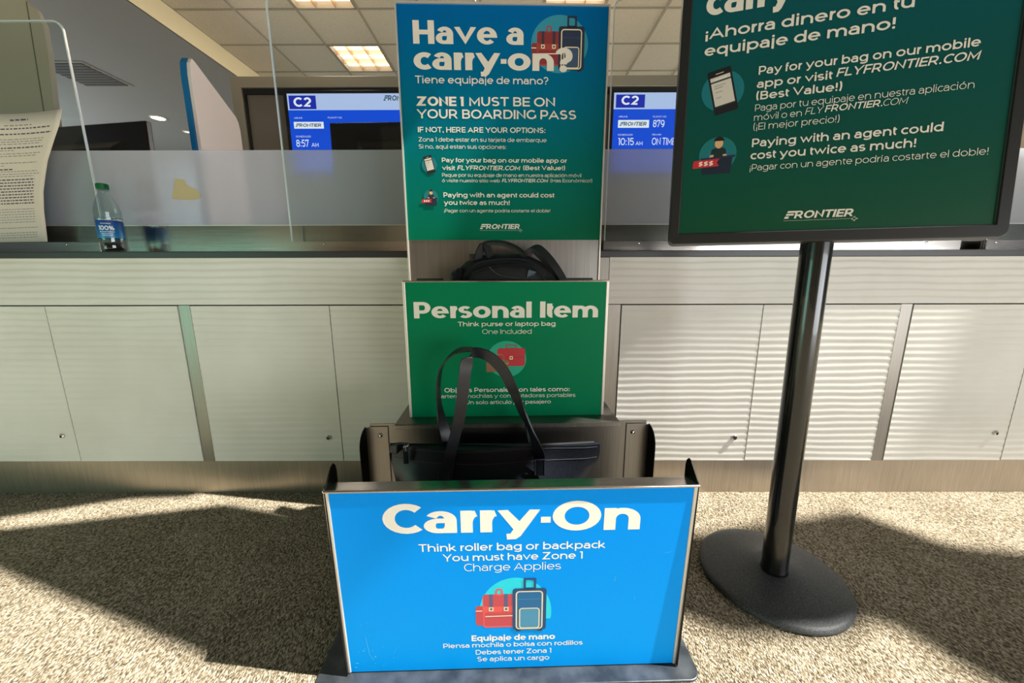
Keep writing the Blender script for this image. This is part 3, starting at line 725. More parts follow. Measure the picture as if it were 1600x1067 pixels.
build('top_edge', MB().box(-2.7, 2.6, 1.3685, 1.378, .925, .9275), M_EDGE, t)
build('glass_screen', MB().box(-2.7, 2.6, 1.371, 1.377, .9275, 1.169), M_FROST, loc=(0, 1.374, .9275), label='long frosted glass screen standing on the steel upstand', cat='glass screen')
build('tape_scrap', MB(Matrix(((1, 0, 0, 0), (0, 0, -1, 1.3705), (0, 1, 0, 0), (0, 0, 0, 1)))).prism([(-1.151, 1.079), (-1.116, 1.078), (-1.114, 1.060), (-1.082, 1.044), (-1.070, 1.032), (-1.072, 1.016), (-1.10, 1.010), (-1.168, 1.013), (-1.165, 1.035), (-1.153, 1.055)], 0, .0006), M_TAPE, loc=(-1.12, 1.3705, 1.01), label='cream scrap of torn tape stuck on the frosted glass', cat='tape')
# clear guards in their aluminium rails
def guard(x0, x1, z1, label, rail0, rail1, screws, r=.03):
    t = thing('clear_guard', ((x0+x1)/2, 1.333, .831), label, 'sneeze guard', group='clear guards on the countertop')
    F = Matrix(((1, 0, 0, 0), (0, 0, -1, 1.336), (0, 1, 0, 0), (0, 0, 0, 1)))
    A = rrect(x0, .840, x1, z1, .002, r2=r); B = [(x0+(a-x0)*(1-.0035/(x1-x0)*2)+.0035, .8435+(b-.840)*(1-.007/(z1-.84))) for a, b in A]
    build('acrylic_sheet', MB(F).prism(B, .0005, .0055), M_ACRYLIC, t)
    n = len(A); e = MB(F); e.add([(a, b, z) for z in (0, .006) for a, b in A+B], [(i, (i+1) % n, n+(i+1) % n, n+i) for i in range(n)]+[(2*n+i, 3*n+i, 3*n+(i+1) % n, 2*n+(i+1) % n) for i in range(n)]+[(i, 2*n+i, 2*n+(i+1) % n, (i+1) % n) for i in range(n)])
    build('polished_edge', e, M_ACRYLEDGE, t)
    rl = build('rail', MB().box(rail0, rail1, 1.3245, 1.3295, .831, .868).box(rail0, rail1, 1.3365, 1.341, .831, .868).box(rail0, rail1, 1.3245, 1.341, .831, .8345), M_STEEL_H, t)
    for x in screws:
        build('screw', MB(Matrix.Translation((x, 1.3245, .8605)) @ Matrix.Rotation(pi/2, 4, 'X')).lathe([(.0038, 0), (.0034, .0014), (.0018, .002), (.0001, .002)], n=16), M_CHROME, rl, smooth=True)
guard(-2.6, -1.385, 1.53, 'clear guard with rounded corner behind the taped paper, far left', -2.6, -1.403, (-1.514, -2.2))
guard(-.752, -.105, 1.60, 'tall clear guard between the bottle and the tall poster', -.76, -.10, (-.638,))
guard(.311, 1.517, 1.586, 'clear guard between the tall poster and the pole sign', .309, 1.517, (.427, .90, 1.40))
guard(1.606, 2.55, 1.60, 'clear guard at the right edge, past the pole sign', 1.604, 2.55, (1.635, 2.2))

# ---------------- things behind the glass
t = thing('agent_desk', (0, 1.7, 0), 'grey work desk behind the counter carrying the monitors', 'desk')
build('desk_top', MB().box(-2.6, 2.5, 1.385, 2.05, .74, .765), M_DESK, t, bevel=.003)
build('desk_panel', MB().box(-2.6, 2.5, 2.0, 2.02, 0, .74), M_DOOR, t)
def monitor(c, w, h, z0, rz, label, tilt=0):
    t = thing('monitor', (c[0], c[1], .765), label, 'monitor', rotz=rz, group='monitors on the work desk')
    F = Matrix.Translation((c[0], c[1], 0)) @ Matrix.Rotation(rz, 4, 'Z')
    G = F @ Matrix.Translation((0, 0, z0)) @ Matrix.Rotation(tilt, 4, 'X')
    build('monitor_case', MB(G).prism(rrect(-w/2, 0, w/2, h, .008), -.0, .0, Matrix.Rotation(0, 4, 'X')) if 0 else MB(G).box(-w/2, w/2, 0, .022, 0, h), M_MONITOR, t, bevel=.004)
    build('rear_bulge', MB(G).loft([[(-w*.32, 0, h*.12), (w*.32, 0, h*.12), (w*.32, 0, h*.8), (-w*.32, 0, h*.8)], [(-w*.26, -.024, h*.18), (w*.26, -.024, h*.18), (w*.26, -.024, h*.7), (-w*.26, -.024, h*.7)]]), M_MONITOR, t, bevel=.004)
    build('stand_arm', MB(F).box(-.03, .03, .026, .045, .775, z0+h*.5), M_MONITOR, t, bevel=.003)
    build('stand_base', MB(F).prism(rrect(-.12, -.08, .12, .12, .02), .765, .777), M_MONITOR, t)
monitor((-1.672, 1.585), .60, .325, 1.00, radians(-9), 'black monitor seen from behind next to the taped paper', radians(-2))
monitor((-.435, 1.60), .56, .325, 1.012, radians(-2), 'black monitor seen from behind beside the tall poster', radians(-1))
# white wing divider with blue outer edge
def wing(F, prof, th, name_part, m, parent): build(name_part, MB(F).prism(prof, 0, th), m, parent, bevel=.004)
t = thing('wing_divider', (-1.31, 1.72, .765), 'white wing-shaped desk divider with blue front edge', 'divider')
W_ = [(1.70, .766), (1.70, 1.545), (1.705, 1.59), (1.718, 1.612), (1.735, 1.605), (1.94, 1.475), (1.953, 1.455), (1.96, 1.42), (1.965, .766)]
FX = Matrix(((0, 0, 1, -1.300), (1, 0, 0, 0), (0, 1, 0, 0), (0, 0, 0, 1)))
build('white_face', MB(FX).prism(W_, -.008, .008), M_DIVIDER, t, bevel=.003)
build('blue_edge', MB(FX).prism([(a-.004 if a < 1.8 else a, b+.001) for a, b in W_], -.032, -.008), M_DIVBLUE, t, bevel=.003)
t = thing('wing_divider', (-2.1, 1.75, .765), 'beige round-cornered board with a seam at the upper left corner', 'divider')
WB = [(-2.7, .766), (-2.7, 1.86), (-2.10, 1.86), (-1.99, 1.848), (-1.91, 1.82), (-1.862, 1.775), (-1.845, 1.72), (-1.85, 1.6), (-1.872, 1.40), (-1.90, .766)]
FB = Matrix(((1, 0, 0, 0), (0, 0, -1, 1.72), (0, 1, 0, 0), (0, 0, 0, 1)))
build('board', MB(FB).prism(WB, 0, .02), M_BEIGE, t, bevel=.003)
build('seam', MB(FB).prism([(-1.893, 1.80), (-1.8895, 1.80), (-1.94, 1.0), (-1.9435, 1.0)], .0195, .0215), M_SEAM, t)

# ---------------- paper notice curling off the left guard
pts = [(1.268, -1.3974, .03), (1.2232, -1.4215, .026), (1.1881, -1.4509, .020), (1.124, -1.4981, .012), (1.0765, -1.5225, .008), (1.0278, -1.5441, .005), (.9676, -1.5576, .004), (.9165, -1.5646, .003), (.8695, -1.5711, .002)]
pf = MB(); n = 14; rows = len(pts)
def paper_pt(u, k):
    z, xr, off = pts[k]; xl = -1.80
    x = xl+(xr-xl)*u; c = off*max(0, (u-.45)/.55)**2
    return (x, 1.3225-c, z-.008*(1-u)*(1 if k == 0 else .6 if k < 4 else .2))
vs = [paper_pt(i/n, k) for k in range(rows) for i in range(n+1)]
pf.add(vs, [(k*(n+1)+i, k*(n+1)+i+1, (k+1)*(n+1)+i+1, (k+1)*(n+1)+i) for k in range(rows-1) for i in range(n)])
t = thing('notice', (-1.6, 1.32, .869), 'white printed notice curling off the clear guard at the left edge', 'notice')
o = build('sheet', pf, M_PAPER, t, smooth=True); o.modifiers.new('th', 'SOLIDIFY').thickness = .0004
random.seed(11)
def paper_at(u, z):
    for k in range(rows-1):
        if pts[k][0] >= z >= pts[k+1][0]:
            f = (pts[k][0]-z)/(pts[k][0]-pts[k+1][0]); a = Vector(paper_pt(u, k)); b = Vector(paper_pt(u, k+1)); p = a+(b-a)*f; p.z = z-.008*(1-u); p.y -= .0009; return p
    return Vector(paper_pt(u, rows-1))
ink = MB(); dark = MB()
def textline(mb, z, u1, th, u0=.0):
    u = u0
    while u < u1:
        w = random.uniform(.018, .05)
        a0 = paper_at(u, z); a1 = paper_at(min(u+w, u1), z)
        mb.add([a0, a1, a1+Vector((0, 0, th)), a0+Vector((0, 0, th))], [(0, 1, 2, 3)]); u += w+.012
textline(dark, 1.247, .66, .0045, .5); textline(ink, 1.232, .70, .003, .45)
spec = [(1.222, .93, 1), (1.206, .97, 1), (1.191, .90, 0), (1.184, .9, 0), (1.177, .88, 0), (1.165, .92, 1), (1.158, .6, 0), (1.148, .92, 0), (1.141, .86, 0), (1.12, .90, 0), (1.112, .5, 0), (1.10, .60, 1), (1.094, .92, 0), (1.086, .95, 0), (1.079, .88, 0)]
z = 1.068
for k in range(9): spec.append((z, .90, 1)); z -= .0092
z -= .009
for k in range(6): spec.append((z, .90, 0)); z -= .0082
z -= .01; spec.append((z, .92, 0)); z -= .016
for k in range(3): spec.append((z, .9, 0)); z -= .0075
for zz, u1, b in spec: textline(dark if b else ink, zz, u1*.96, .0034 if b else .0022)
build('printed_text', ink, M_INK, t); build('bold_text', dark, M_INKDARK, t)

# ---------------- water bottle
BX, BY, BZ = -1.317, 1.288, .831
t = thing('water_bottle', (BX, BY, BZ), 'small clear plastic water bottle with green cap and blue label', 'bottle')
prof = [(.001, .004), (.022, .002), (.029, .004), (.0315, .012), (.0305, .022), (.0315, .03), (.0305, .038), (.032, .046), (.0318, .052), (.0322, .100), (.0335, .104), (.0335, .112), (.0325, .118), (.033, .128), (.0305, .142), (.025, .160), (.0185, .176), (.0135, .186), (.0128, .192), (.0145, .193), (.0145, .1955), (.0125, .196), (.0125, .200)]
build('bottle_body', MB().lathe(prof, (BX, BY, BZ), 40), M_BOTTLE, t, smooth=True)
build('water', MB().lathe([(.001, .005), (.021, .0035), (.0275, .0055), (.030, .013), (.029, .022), (.030, .03), (.029, .038), (.0306, .046), (.0304, .052), (.0306, .1), (.0318, .104), (.0318, .110), (.001, .1105)], (BX, BY, BZ), 36), M_WATER, t, smooth=True)
build('label_band', MB().lathe([(.0325, .046), (.0327, .048), (.0328, .099), (.0326, .101)], (BX, BY, BZ), 44, close=False), gradient('bottle_label', [(0, '#1e96c8'), (.3, '#1173b4'), (1, '#123f8e')], .3), t, smooth=True)
capm = MB().lathe([(.0001, .216), (.0135, .216), (.0148, .2145), (.015, .2), (.0152, .1985)], (BX, BY, BZ), 36)
for k in range(36):
    a = 2*pi*k/36; capm.box(.0148, .0156, -.0005, .0005, .2005, .2135, Matrix.Translation((BX, BY, BZ)) @ Matrix.Rotation(a, 4, 'Z'))
build('cap', capm, mat('green_cap', '#0c6a3a', .35), t, smooth=True)
def cyl(r, z0, a0):
    def f(u, v, z): a = a0+u/r; return (BX+r*cos(a), BY+r*sin(a), BZ+z0+v)
    return f
tx = MB(); fac = radians(-90)+atan2(-BX, BY)*0.62
put_text(tx, 0, ('100%', -.019, .019, 0, .014, .22, 0), cyl(.0331, .070, fac))
for zz, w in ((.090, .012), (.064, .018), (.058, .014), (.053, .012)):
    k = -w
    while k < w:
        tx.add([cyl(.0331, zz, fac)(k, 0, 0), cyl(.0331, zz, fac)(k+.003, 0, 0), cyl(.0331, zz, fac)(k+.003, .002, 0), cyl(.0331, zz, fac)(k, .002, 0)], [(0, 1, 2, 3)]); k += .0042
build('label_text', tx, mat('label_white', '#eef6fa', .5), t)

# ================================================================== BAG SIZER STAND
PH = radians(1.567)
FS = Matrix.Rotation(PH, 4, 'Z')            # stand frame: x along the width, y away from the viewer, z up
sz = thing('bag_sizer', tuple(FS @ Vector((.01, .85, 0))), 'tall steel bag sizer with blue and green printed panels and dark base', 'bag sizer', rotz=PH)
def panel_frame(d, tilt=0):                  # x = u, y = up, z = towards the viewer
    c, s = cos(tilt), sin(tilt)
    return FS @ Matrix(((1, 0, 0, 0), (0, -s, -c, d), (0, c, -s, 0), (0, 0, 0, 1)))
# base plate
build('base_plate', MB(FS).prism(rrect(-.362, .578, .378, 1.13, .022), 0, .006), M_PLATE, sz, bevel=.0015)
# --- carry-on front panel
TILT = atan2(.017, .397)
FC = panel_frame(.610, TILT)
fp = build('front_panel', MB(FC).prism([(-.3035, .0075), (.3415, .0075), (.3415, .404), (-.3055, .404)], -.004, -.0005), M_STEEL_SOFT, sz)
for a, b in ((-.3070, -.2985), (.3325, .3420)): build('side_rim', MB(FC).box(a, b, .0075, .409, -.006, .0022), M_EDGE, sz, bevel=.0015)
build('top_lip', MB(FC).box(-.3080, .3425, .4045, .4095, -.024, .0035), M_STEEL_H, sz, bevel=.0018)
fin = [(.602, .008), (.590, .405), (.594, .412), (.622, .436), (.631, .438), (.638, .431), (.6405, .42), (.644, .008)]
for u, s in ((-.3055, 1), (.3385, 1)):
    F = FS @ Matrix(((0, 0, 1, u), (1, 0, 0, 0), (0, 1, 0, 0), (0, 0, 0, 1)))
    build('side_flange', MB(F).prism(fin, 0, .0025), M_BLACKMETAL, sz, bevel=.0008)
cp = build('carry_on_poster', MB(FC).box(-.2985, .3325, .0085, .4042, -.0005, .0006), M_POST_CARRY, sz, label='bright blue Carry-On poster')
def words(parent, F, rows, m, name='lettering', logo=None, z=.0009, hz=.0, only=None):
    for nm, sel in (('headline', [r for r in rows if r[5] >= .28]), (name, [r for r in rows if r[5] < .28])):
        if not sel and not (logo and nm == name): continue
        mb = MB(F)
        for r in sel: put_text(mb, z+hz if r[5] >= .28 else z, r)
        if logo and nm == name: put_logo(mb, z, *logo)
        build(nm, mb, m, parent)
TXT_HEADER = [
  ('Have a', -0.2216, 0.0594, 1.3401, 0.0526, 0.3, 0),
  ('carry-on?', -0.223, 0.1865, 1.2811, 0.0541, 0.3, 0),
  ('Tiene equipaje de mano?', -0.2213, 0.1243, 1.2498, 0.0177, 0.16, 0),
  ('ZONE 1', -0.2217, -0.0973, 1.1964, 0.0223, 0.3, 0),
  ('MUST BE ON', -0.0827, 0.143, 1.1972, 0.0217, 0.19, 0),
  ('YOUR BOARDING PASS', -0.221, 0.2, 1.1666, 0.0221, 0.19, 0),
  ('IF NOT, HERE ARE YOUR OPTIONS:', -0.22, 0.1185, 1.1329, 0.0131, 0.19, 0),
  ('Zona 1 debe estar en su tarjeta de embarque', -0.2199, 0.1223, 1.1103, 0.0104, 0.125, 0),
  ('Si no, aqui estan sus opciones:', -0.2197, 0.0134, 1.0928, 0.0105, 0.125, 0),
  ('Pay for your bag on our mobile app or', -0.1596, 0.1781, 1.0589, 0.0114, 0.19, 0),
  ('visit', -0.1597, -0.1251, 1.039, 0.0115, 0.19, 0),
  ('FLYFRONTIER.COM', -0.1191, 0.0518, 1.0394, 0.0115, 0.19, 1),
  ('(Best Value!)', 0.0595, 0.1736, 1.04, 0.0115, 0.19, 0),
  ('Paque por su equipaje de mano en nuestra aplicación móvil', -0.1603, 0.2185, 1.0222, 0.0093, 0.125, 0),
  ('ó visite nuestro sitio web', -0.1608, -0.0041, 1.0082, 0.0088, 0.125, 0),
  ('FLYFRONTIER.COM', 0.0015, 0.1279, 1.0086, 0.0089, 0.19, 1),
  ('(Mas Económico!)', 0.1344, 0.249, 1.009, 0.0089, 0.125, 0),
  ('Paying with an agent could cost', -0.1584, 0.1457, 0.9694, 0.0126, 0.19, 0),
  ('you twice as much!', -0.1583, 0.0226, 0.9496, 0.0127, 0.19, 0),
  ('¡Pagar con un agente podría costarte el doble!', -0.1584, 0.1346, 0.9302, 0.0088, 0.125, 0),
]
TXT_PERSONAL = [
  ('Personal Item', -0.2056, 0.2255, 0.6643, 0.038, 0.3, 0),
  ('Think purse or laptop bag', -0.1045, 0.1254, 0.6448, 0.0108, 0.16, 0),
  ('One Included', -0.0476, 0.069, 0.6263, 0.0113, 0.1, 0),
  ('Objetos Personales son tales como:', -0.1418, 0.1636, 0.4827, 0.0114, 0.19, 0),
  ('Carteras, mochilas y computadoras portables', -0.1602, 0.1782, 0.4682, 0.0098, 0.125, 0),
  ('Un solo articulo por pasajero', -0.0907, 0.118, 0.4518, 0.0099, 0.16, 0),
]
TXT_CARRY = [
  ('Carry-On', -0.2113, 0.2427, 0.3203, 0.0606, 0.3, 0),
  ('Think roller bag or backpack', -0.1521, 0.1834, 0.2821, 0.0159, 0.16, 0),
  ('You must have Zone 1', -0.1104, 0.1426, 0.2605, 0.0155, 0.16, 0),
  ('Charge Applies', -0.0726, 0.1038, 0.2382, 0.0163, 0.1, 0),
  ('Equipaje de mano', -0.0633, 0.097, 0.0767, 0.0139, 0.26, 0),
  ('Piensa mochila o bolsa con rodillos', -0.1179, 0.1511, 0.0612, 0.011, 0.16, 0),
  ('Debes tener Zona 1', -0.0562, 0.0903, 0.0433, 0.0116, 0.16, 0),
  ('Se aplica un cargo', -0.0534, 0.087, 0.0262, 0.0117, 0.16, 0),
]
TXT_SIGN = [
  ('carry-on', -0.2391, 0.0167, 0.4633, 0.0546, 0.3, 0),
  ('¡Ahorra dinero en tu', -0.2371, 0.1108, 0.418, 0.0217, 0.19, 0),
  ('equipaje de mano!', -0.2368, 0.0853, 0.3854, 0.0215, 0.19, 0),
  ('Pay for your bag on our mobile', -0.1337, 0.2127, 0.3349, 0.0163, 0.19, 0),
  ('app or visit', -0.1353, -0.0062, 0.3095, 0.0161, 0.19, 0),
  ('FLYFRONTIER.COM', -0.0001, 0.2152, 0.3123, 0.0157, 0.19, 1),
  ('(Best Value!)', -0.1348, 0.0114, 0.2864, 0.0162, 0.19, 0),
  ('Paga por tu equipaje en nuestra aplicación', -0.1352, 0.2113, 0.2645, 0.0132, 0.1, 0),
  ('móvil o en', -0.1358, -0.052, 0.246, 0.0132, 0.1, 0),
  ('FLY', -0.0464, -0.015, 0.2479, 0.0128, 0.1, 1),
  ('FRONTIER.', -0.0138, 0.0785, 0.249, 0.0126, 0.19, 1),
  ('COM', 0.0796, 0.1175, 0.2494, 0.0122, 0.1, 1),
  ('(¡El mejor precio!)', -0.1356, 0.0121, 0.2277, 0.0133, 0.1, 0),
  ('Paying with an agent could', -0.1359, 0.1744, 0.1943, 0.0166, 0.19, 0),
  ('cost you twice as much!', -0.1369, 0.1366, 0.1696, 0.0167, 0.19, 0),
  ('¡Pagar con un agente podría costarte el doble!', -0.1365, 0.2427, 0.147, 0.0129, 0.1, 0),
]
words(cp, FC, TXT_CARRY, mat('lit_print_white', '#fffaf0', .5), z=.00075)  # whiter copy of the print ink, painting in this panel's stronger light
p = Pic(FC); p.z = .0007
luggage_pic(p, .0205, .1428, .068, (.0154, .1013, .0785, .1978), (-.0405, .1085, .0155, .1855), blue='#0d4a80', blue2='#0d6aa4', pocket='#4a96bd', red='#f05a5a', red2='#cf4c58', strap='#5d5f8c', disc='#10dcf4', dome=True, ry=.079)
build('luggage_picture', p, p.mats, cp)
sc = Pic(FC); sc.z = .0007; sc.ink('#3fc4ff')
random.seed(5)
for x, y, L, a, w in ((-.262, .075, .04, 95, .0011), (-.257, .045, .018, 120, .0009), (-.208, .062, .022, 60, .0006), (.205, .215, .012, 80, .0012), (-.285, .03, .006, 10, .003), (-.288, .02, .004, 80, .003), (.30, .27, .012, 15, .0008), (.245, .17, .01, 100, .001), (-.27, .06, .003, 0, .003), (-.249, .045, .004, 30, .003)):
    sc.shp(rotp([(-L/2, -w/2), (L/2, -w/3), (L/2, w/3), (-L/2, w/2)], x, y, radians(a)))
for k in range(26): x = -.29+abs(random.gauss(0, .05)); y = .012+abs(random.gauss(0, .05)); r = random.uniform(.0004, .0011); sc.shp([(x-r, y-r), (x+r, y-r*.6), (x+r, y+r), (x-r*.7, y+r)])
build('scuff_marks', sc, sc.mats, cp)
# --- back sheet of the carry-on bay with its brackets
build('back_sheet', MB(FS).box(-.315, .345, .850, .853, .0062, .4185), M_STEEL_V, sz)
for s, u0, u1, uf in ((-1, -.316, -.272, -.3255), (1, .296, .342, .3515)):
    a, b = (uf, u1) if s < 0 else (u0, uf)
    br = build('bracket_plate', MB(panel_frame(.8495)).prism([(a, .0065), (b, .0065), (b, .4125), (a+(.012 if s < 0 else 0), .4125), (a, .4125-(.0 if s > 0 else .004))] if s < 0 else [(a, .0065), (b, .0065), (b, .4085), (b-.012, .4125), (a, .4125)], 0, .0022), M_STEEL_V, sz, bevel=.0008)
    build('screw', MB(FS @ Matrix.Translation((-.291 if s < 0 else .312, .8473, .3905)) @ Matrix.Rotation(pi/2, 4, 'X')).lathe([(.0055, 0), (.0048, .0022), (.0028, .0034), (.0001, .0036)], n=20), M_CHROME, br, smooth=True)
    F = FS @ Matrix(((0, 0, 1, uf-.00125), (1, 0, 0, 0), (0, 1, 0, 0), (0, 0, 0, 1)))
    arc = [(.806, .0065), (.806, .355)]+[(.846-.040*cos(radians(q)), .3705+.040*sin(radians(q))) for q in range(0, 91, 15)]+[(.850, .4115), (.850, .0065)]
    build('side_flange', MB(F).prism(arc, 0, .0025), M_BLACKMETAL, sz, bevel=.0008)
# --- shelf of the personal item bay
build('shelf', MB(FS).box(-.2545, .2785, .8395, 1.10, .4165, .4195).box(-.2545, .2785, .8395, .8425, .408, .4195), M_STEEL_SOFT, sz, bevel=.0012)
FP = panel_frame(.885)
build('front_panel', MB(FP).box(-.226, .247, .4197, .748, -.004, -.0006), M_STEEL_SOFT, sz)
for a, b in ((-.2290, -.2225), (.2425, .2490)): build('side_rim', MB(FP).box(a, b, .4197, .750, -.022, .0020), M_EDGE, sz, bevel=.0012)
build('top_lip', MB(FP).box(-.2295, .2495, .7475, .7510, -.016, .0024), M_STEEL_H, sz, bevel=.0012)
pp = build('personal_item_poster', MB(FP).box(-.2225, .2425, .4200, .7472, -.0006, .0006), M_POST_PERS, sz, label='green Personal Item poster')
words(pp, FP, TXT_PERSONAL, M_PRINTWHITE, z=.00085)
p = Pic(FP); p.z = .0007
p.ink('#10a583').circ(.0096, .5646, .047, .0445)
p.ink('#c22a34').shp(rrect(-.0125, .5473, .0535, .5915, .005)); p.ink('#8e4d3c').ring(.007, .590, .034, .600, .002, .0026)
p.ink('#9c1f2a').shp([(-.012, .5690), (.0535, .5685), (.0535, .5698), (-.012, .5702)])
p.ink('#f0d39a').ring(.0165, .5635, .0245, .572, .0008, .0022)
p.ink('#8a6448').shp([(-.0395, .5332), (.0152, .5332), (.0152, .5610), (-.003, .5635), (-.0395, .5560)])
p.ink('#caa25a').shp([(-.004, .5520), (.0150, .5538), (.0150, .5554), (-.004, .5536)]); p.ink('#6d8a62').ring(-.033, .556, .004, .577, .009, .0012)
build('briefcase_picture', p, p.mats, pp)
# --- back board with the tall header poster
build('back_board', MB(FS).box(-.262, .277, 1.1005, 1.1035, .0062, 1.431), M_STEEL_V, sz)
for a, b, z0_, z1_ in ((-.2640, -.2600, .42, 1.4325), (.2755, .2795, .42, 1.4325), (-.2600, .2755, 1.4285, 1.4325)): build('board_edge', MB(FS).box(a, b, 1.095, 1.1035, z0_, z1_), M_EDGE, sz)
FH = panel_frame(1.100)
hp = build('header_poster', MB(FH).box(-.2600, .2755, .8562, 1.4285, -.0005, .0006), M_POST_HEAD, sz, label='tall blue-to-green poster headed Have a carry-on?')
words(hp, FH, TXT_HEADER, M_PRINTWHITE, logo=(-.0605, .0503, .8858, .0134), z=.0011, hz=.0006)
p = Pic(FH); p.z = .0007
luggage_pic(p, .1522, 1.343, .0735, (.1497, 1.2835, .2161, 1.3836), (.0935, 1.2935, .1500, 1.372), blue='#222c44', blue2='#28344e', pocket='#3f5470', red='#a8423a', red2='#8a3234', strap='#40303c', disc='#2f8fa8', ry=.0665)
phone_pic(p, -.1935, 1.0525, .0205); agent_pic(p, -.1928, .969, .020)
build('luggage_picture', p, p.mats, hp)
for a, b in ((-.2431, -.167), (.185, .261)):
    build('slot', MB(FH).prism(rrect(a, .7445, b, .7505, .0025), .0, .0008), M_BLACKHOLE, sz)

# ================================================================== BAGS
# black backpack inside the personal item bay
bx = thing('backpack', tuple(FS @ Vector((.015, .985, .4195))), 'black backpack whose top shows above the Personal Item panel', 'backpack', rotz=PH)
def dome(mb, u0, u1, zb, zt, d0, d1, top=None, skew=0, nu=22, nd=10):
    """soft pack shell: plan u0..u1 by d0..d1, profile top(u) 0..1"""
    rings = []
    for j in range(nd+1):
        q = j/nd; dd = d0+(d1-d0)*q; k = sin(pi*min(max(q, .02), .98))**.35
        ring = []
        for i in range(nu+1):
            t_ = i/nu; u = u0+(u1-u0)*t_; h = top(t_) if top else sin(pi*t_)**.5
            ring.append((u+(.5-t_)*.02*(1-k), dd, zb+(zt-zb)*h*(.80+.20*k)))
        ring += [(u1-.004, dd, zb), (u0+.004, dd, zb)]
        rings.append(ring)
    mb.loft(rings)
dome1 = MB(FS)
def table(T):
    def f(t_, u0, u1):
        u = u0+(u1-u0)*t_
        for a, b in zip(T, T[1:]):
            if a[0] <= u <= b[0]: k = (u-a[0])/(b[0]-a[0]); k = k*k*(3-2*k) if 0 else k; return a[1]+(b[1]-a[1])*k
        return T[0][1] if u < T[0][0] else T[-1][1]
    return f
def pack_shell(mb, u0, u1, T, d0, d1, drop=.02, nu=26, nd=8):
    f = table(T); rings = []
    for j in range(nd+1):
        q = j/nd; k = (1-abs(2*q-1)**2.4); ring = [(u0+.006*(1-k), d0+(d1-d0)*q, .4200)]
        for i in range(nu+1):
            t_ = i/nu; x = 2*t_-1
            ring.append((u0+(u1-u0)*t_-x*.012*(1-k), d0+(d1-d0)*q, f(t_, u0, u1)-drop*(1-k)-.0012*sin(t_*23+j)))
        ring.append((u1-.006*(1-k), d0+(d1-d0)*q, .4200)); rings.append(ring)
    mb.loft(rings)
pack_shell(dome1, -.122, .150, [(-.122, .752), (-.112, .774), (-.088, .797), (-.06, .809), (-.03, .8135), (.0, .8145), (.04, .8135), (.075, .808), (.105, .792), (.13, .768), (.150, .735)], .935, 1.05)
build('main_pouch', dome1, M_PACK, bx, smooth=True, angle=180)
d2 = MB(FS); pack_shell(d2, -.085, .112, [(-.085, .745), (-.072, .768), (-.045, .783), (.0, .790), (.05, .788), (.085, .775), (.112, .745)], .903, .945, .012)
build('front_pocket', d2, M_PACK, bx, smooth=True, angle=180)
d3 = MB(FS); pack_shell(d3, -.130, -.095, [(-.13, .745), (-.125, .768), (-.11, .778), (-.095, .782)], .925, .985, .008); build('side_pocket', d3, M_PACK, bx, smooth=True, angle=180)
sp = smooth_path([(.060, .985, .800), (.070, .985, .822), (.084, .985, .8265), (.098, .985, .818), (.122, .985, .793), (.148, .985, .756), (.160, .985, .730)], 6)
build('shoulder_strap', MB(FS).ribbon(sp, [(.010, .022, .006)]*len(sp), .012), M_PACK, bx, smooth=True)
sp = smooth_path([(-.052, .975, .792), (-.056, .972, .815), (-.050, .970, .834), (-.030, .968, .8405), (.000, .966, .8395), (.025, .966, .832), (.046, .968, .820), (.060, .972, .806), (.064, .975, .795)], 6)
build('carry_handle', MB(FS).ribbon(sp, [(0.002, .012, .004)]*len(sp), .0065), M_PACK, bx, smooth=True)
sp = smooth_path([(-.060, .955, .800), (-.050, .955, .828), (-.040, .958, .836), (-.028, .957, .803)], 6)
build('handle_loop', MB(FS).ribbon(sp, [(.008, .006, 0)]*len(sp), .005), M_PACK, bx, smooth=True)
build('pull_tab', MB(FS).box(-.080, -.060, .957, .963, .795, .813), M_PACK, bx, bevel=.002)
z1 = smooth_path([(-.075, .9405, .772), (-.06, .940, .790), (-.02, .938, .7985), (.03, .938, .8000), (.07, .939, .793), (.10, .941, .772), (.112, .943, .752)], 6)
build('zipper_piping', MB(FS).tube(z1, .0028, 8), M_LEATHER, bx, smooth=True)
z2 = smooth_path([(-.03, .903, .782), (-.015, .901, .768), (.005, .900, .760), (.04, .900, .756)], 6)
build('pocket_zipper', MB(FS).tube(z2, .0012, 6), mat('grey_zip', '#3c3a3a', .5), bx, smooth=True)
build('shiny_badge', MB(FS).loft([[(.058, .902, .757), (.076, .904, .762), (.082, .905, .770), (.062, .903, .776)], [(.058, .899, .757), (.076, .901, .762), (.080, .902, .770), (.062, .900, .775)]]), mat('glossy_patch', '#30404e', .18), bx)

# black tote standing in the carry-on bay
tb = thing('tote_bag', tuple(FS @ Vector((-.02, .76, .006))), 'black leather tote bag with two tall handles standing in the sizer', 'tote bag', rotz=PH)
def tote_ring(z, u0, u1, d, w, bend=0, n=14, tip=.35):
    pts = []
    for i in range(n+1):
        t_ = i/n; x = u0+(u1-u0)*t_
        k = (1-abs(2*t_-1)**3)**.5 if 0 < t_ < 1 else 0
        pts.append((x, d-w*k-.0018+.006*sin(t_*9+z*20)*bend, z+.0))
    for i in range(n, -1, -1):
        t_ = i/n; x = u0+(u1-u0)*t_; k = (1-abs(2*t_-1)**3)**.5 if 0 < t_ < 1 else 0
        pts.append((x, d+w*k+.0018, z))
    return pts
def top_z(x): return .3955+.006*((x+.02)/.23)**2+(.004 if x < -.2 else 0)
rings = [tote_ring(z, a, b, d, w, 1) for z, a, b, d, w in ((.0065, -.185, .135, .765, .070), (.03, -.195, .142, .765, .075), (.15, -.212, .155, .766, .066), (.25, -.226, .170, .768, .054), (.31, -.236, .182, .770, .040), (.345, -.244, .198, .771, .027), (.362, -.247, .2105, .772, .018), (.378, -.2475, .2120, .772, .013), (.3955, -.2460, .2115, .772, .008))]
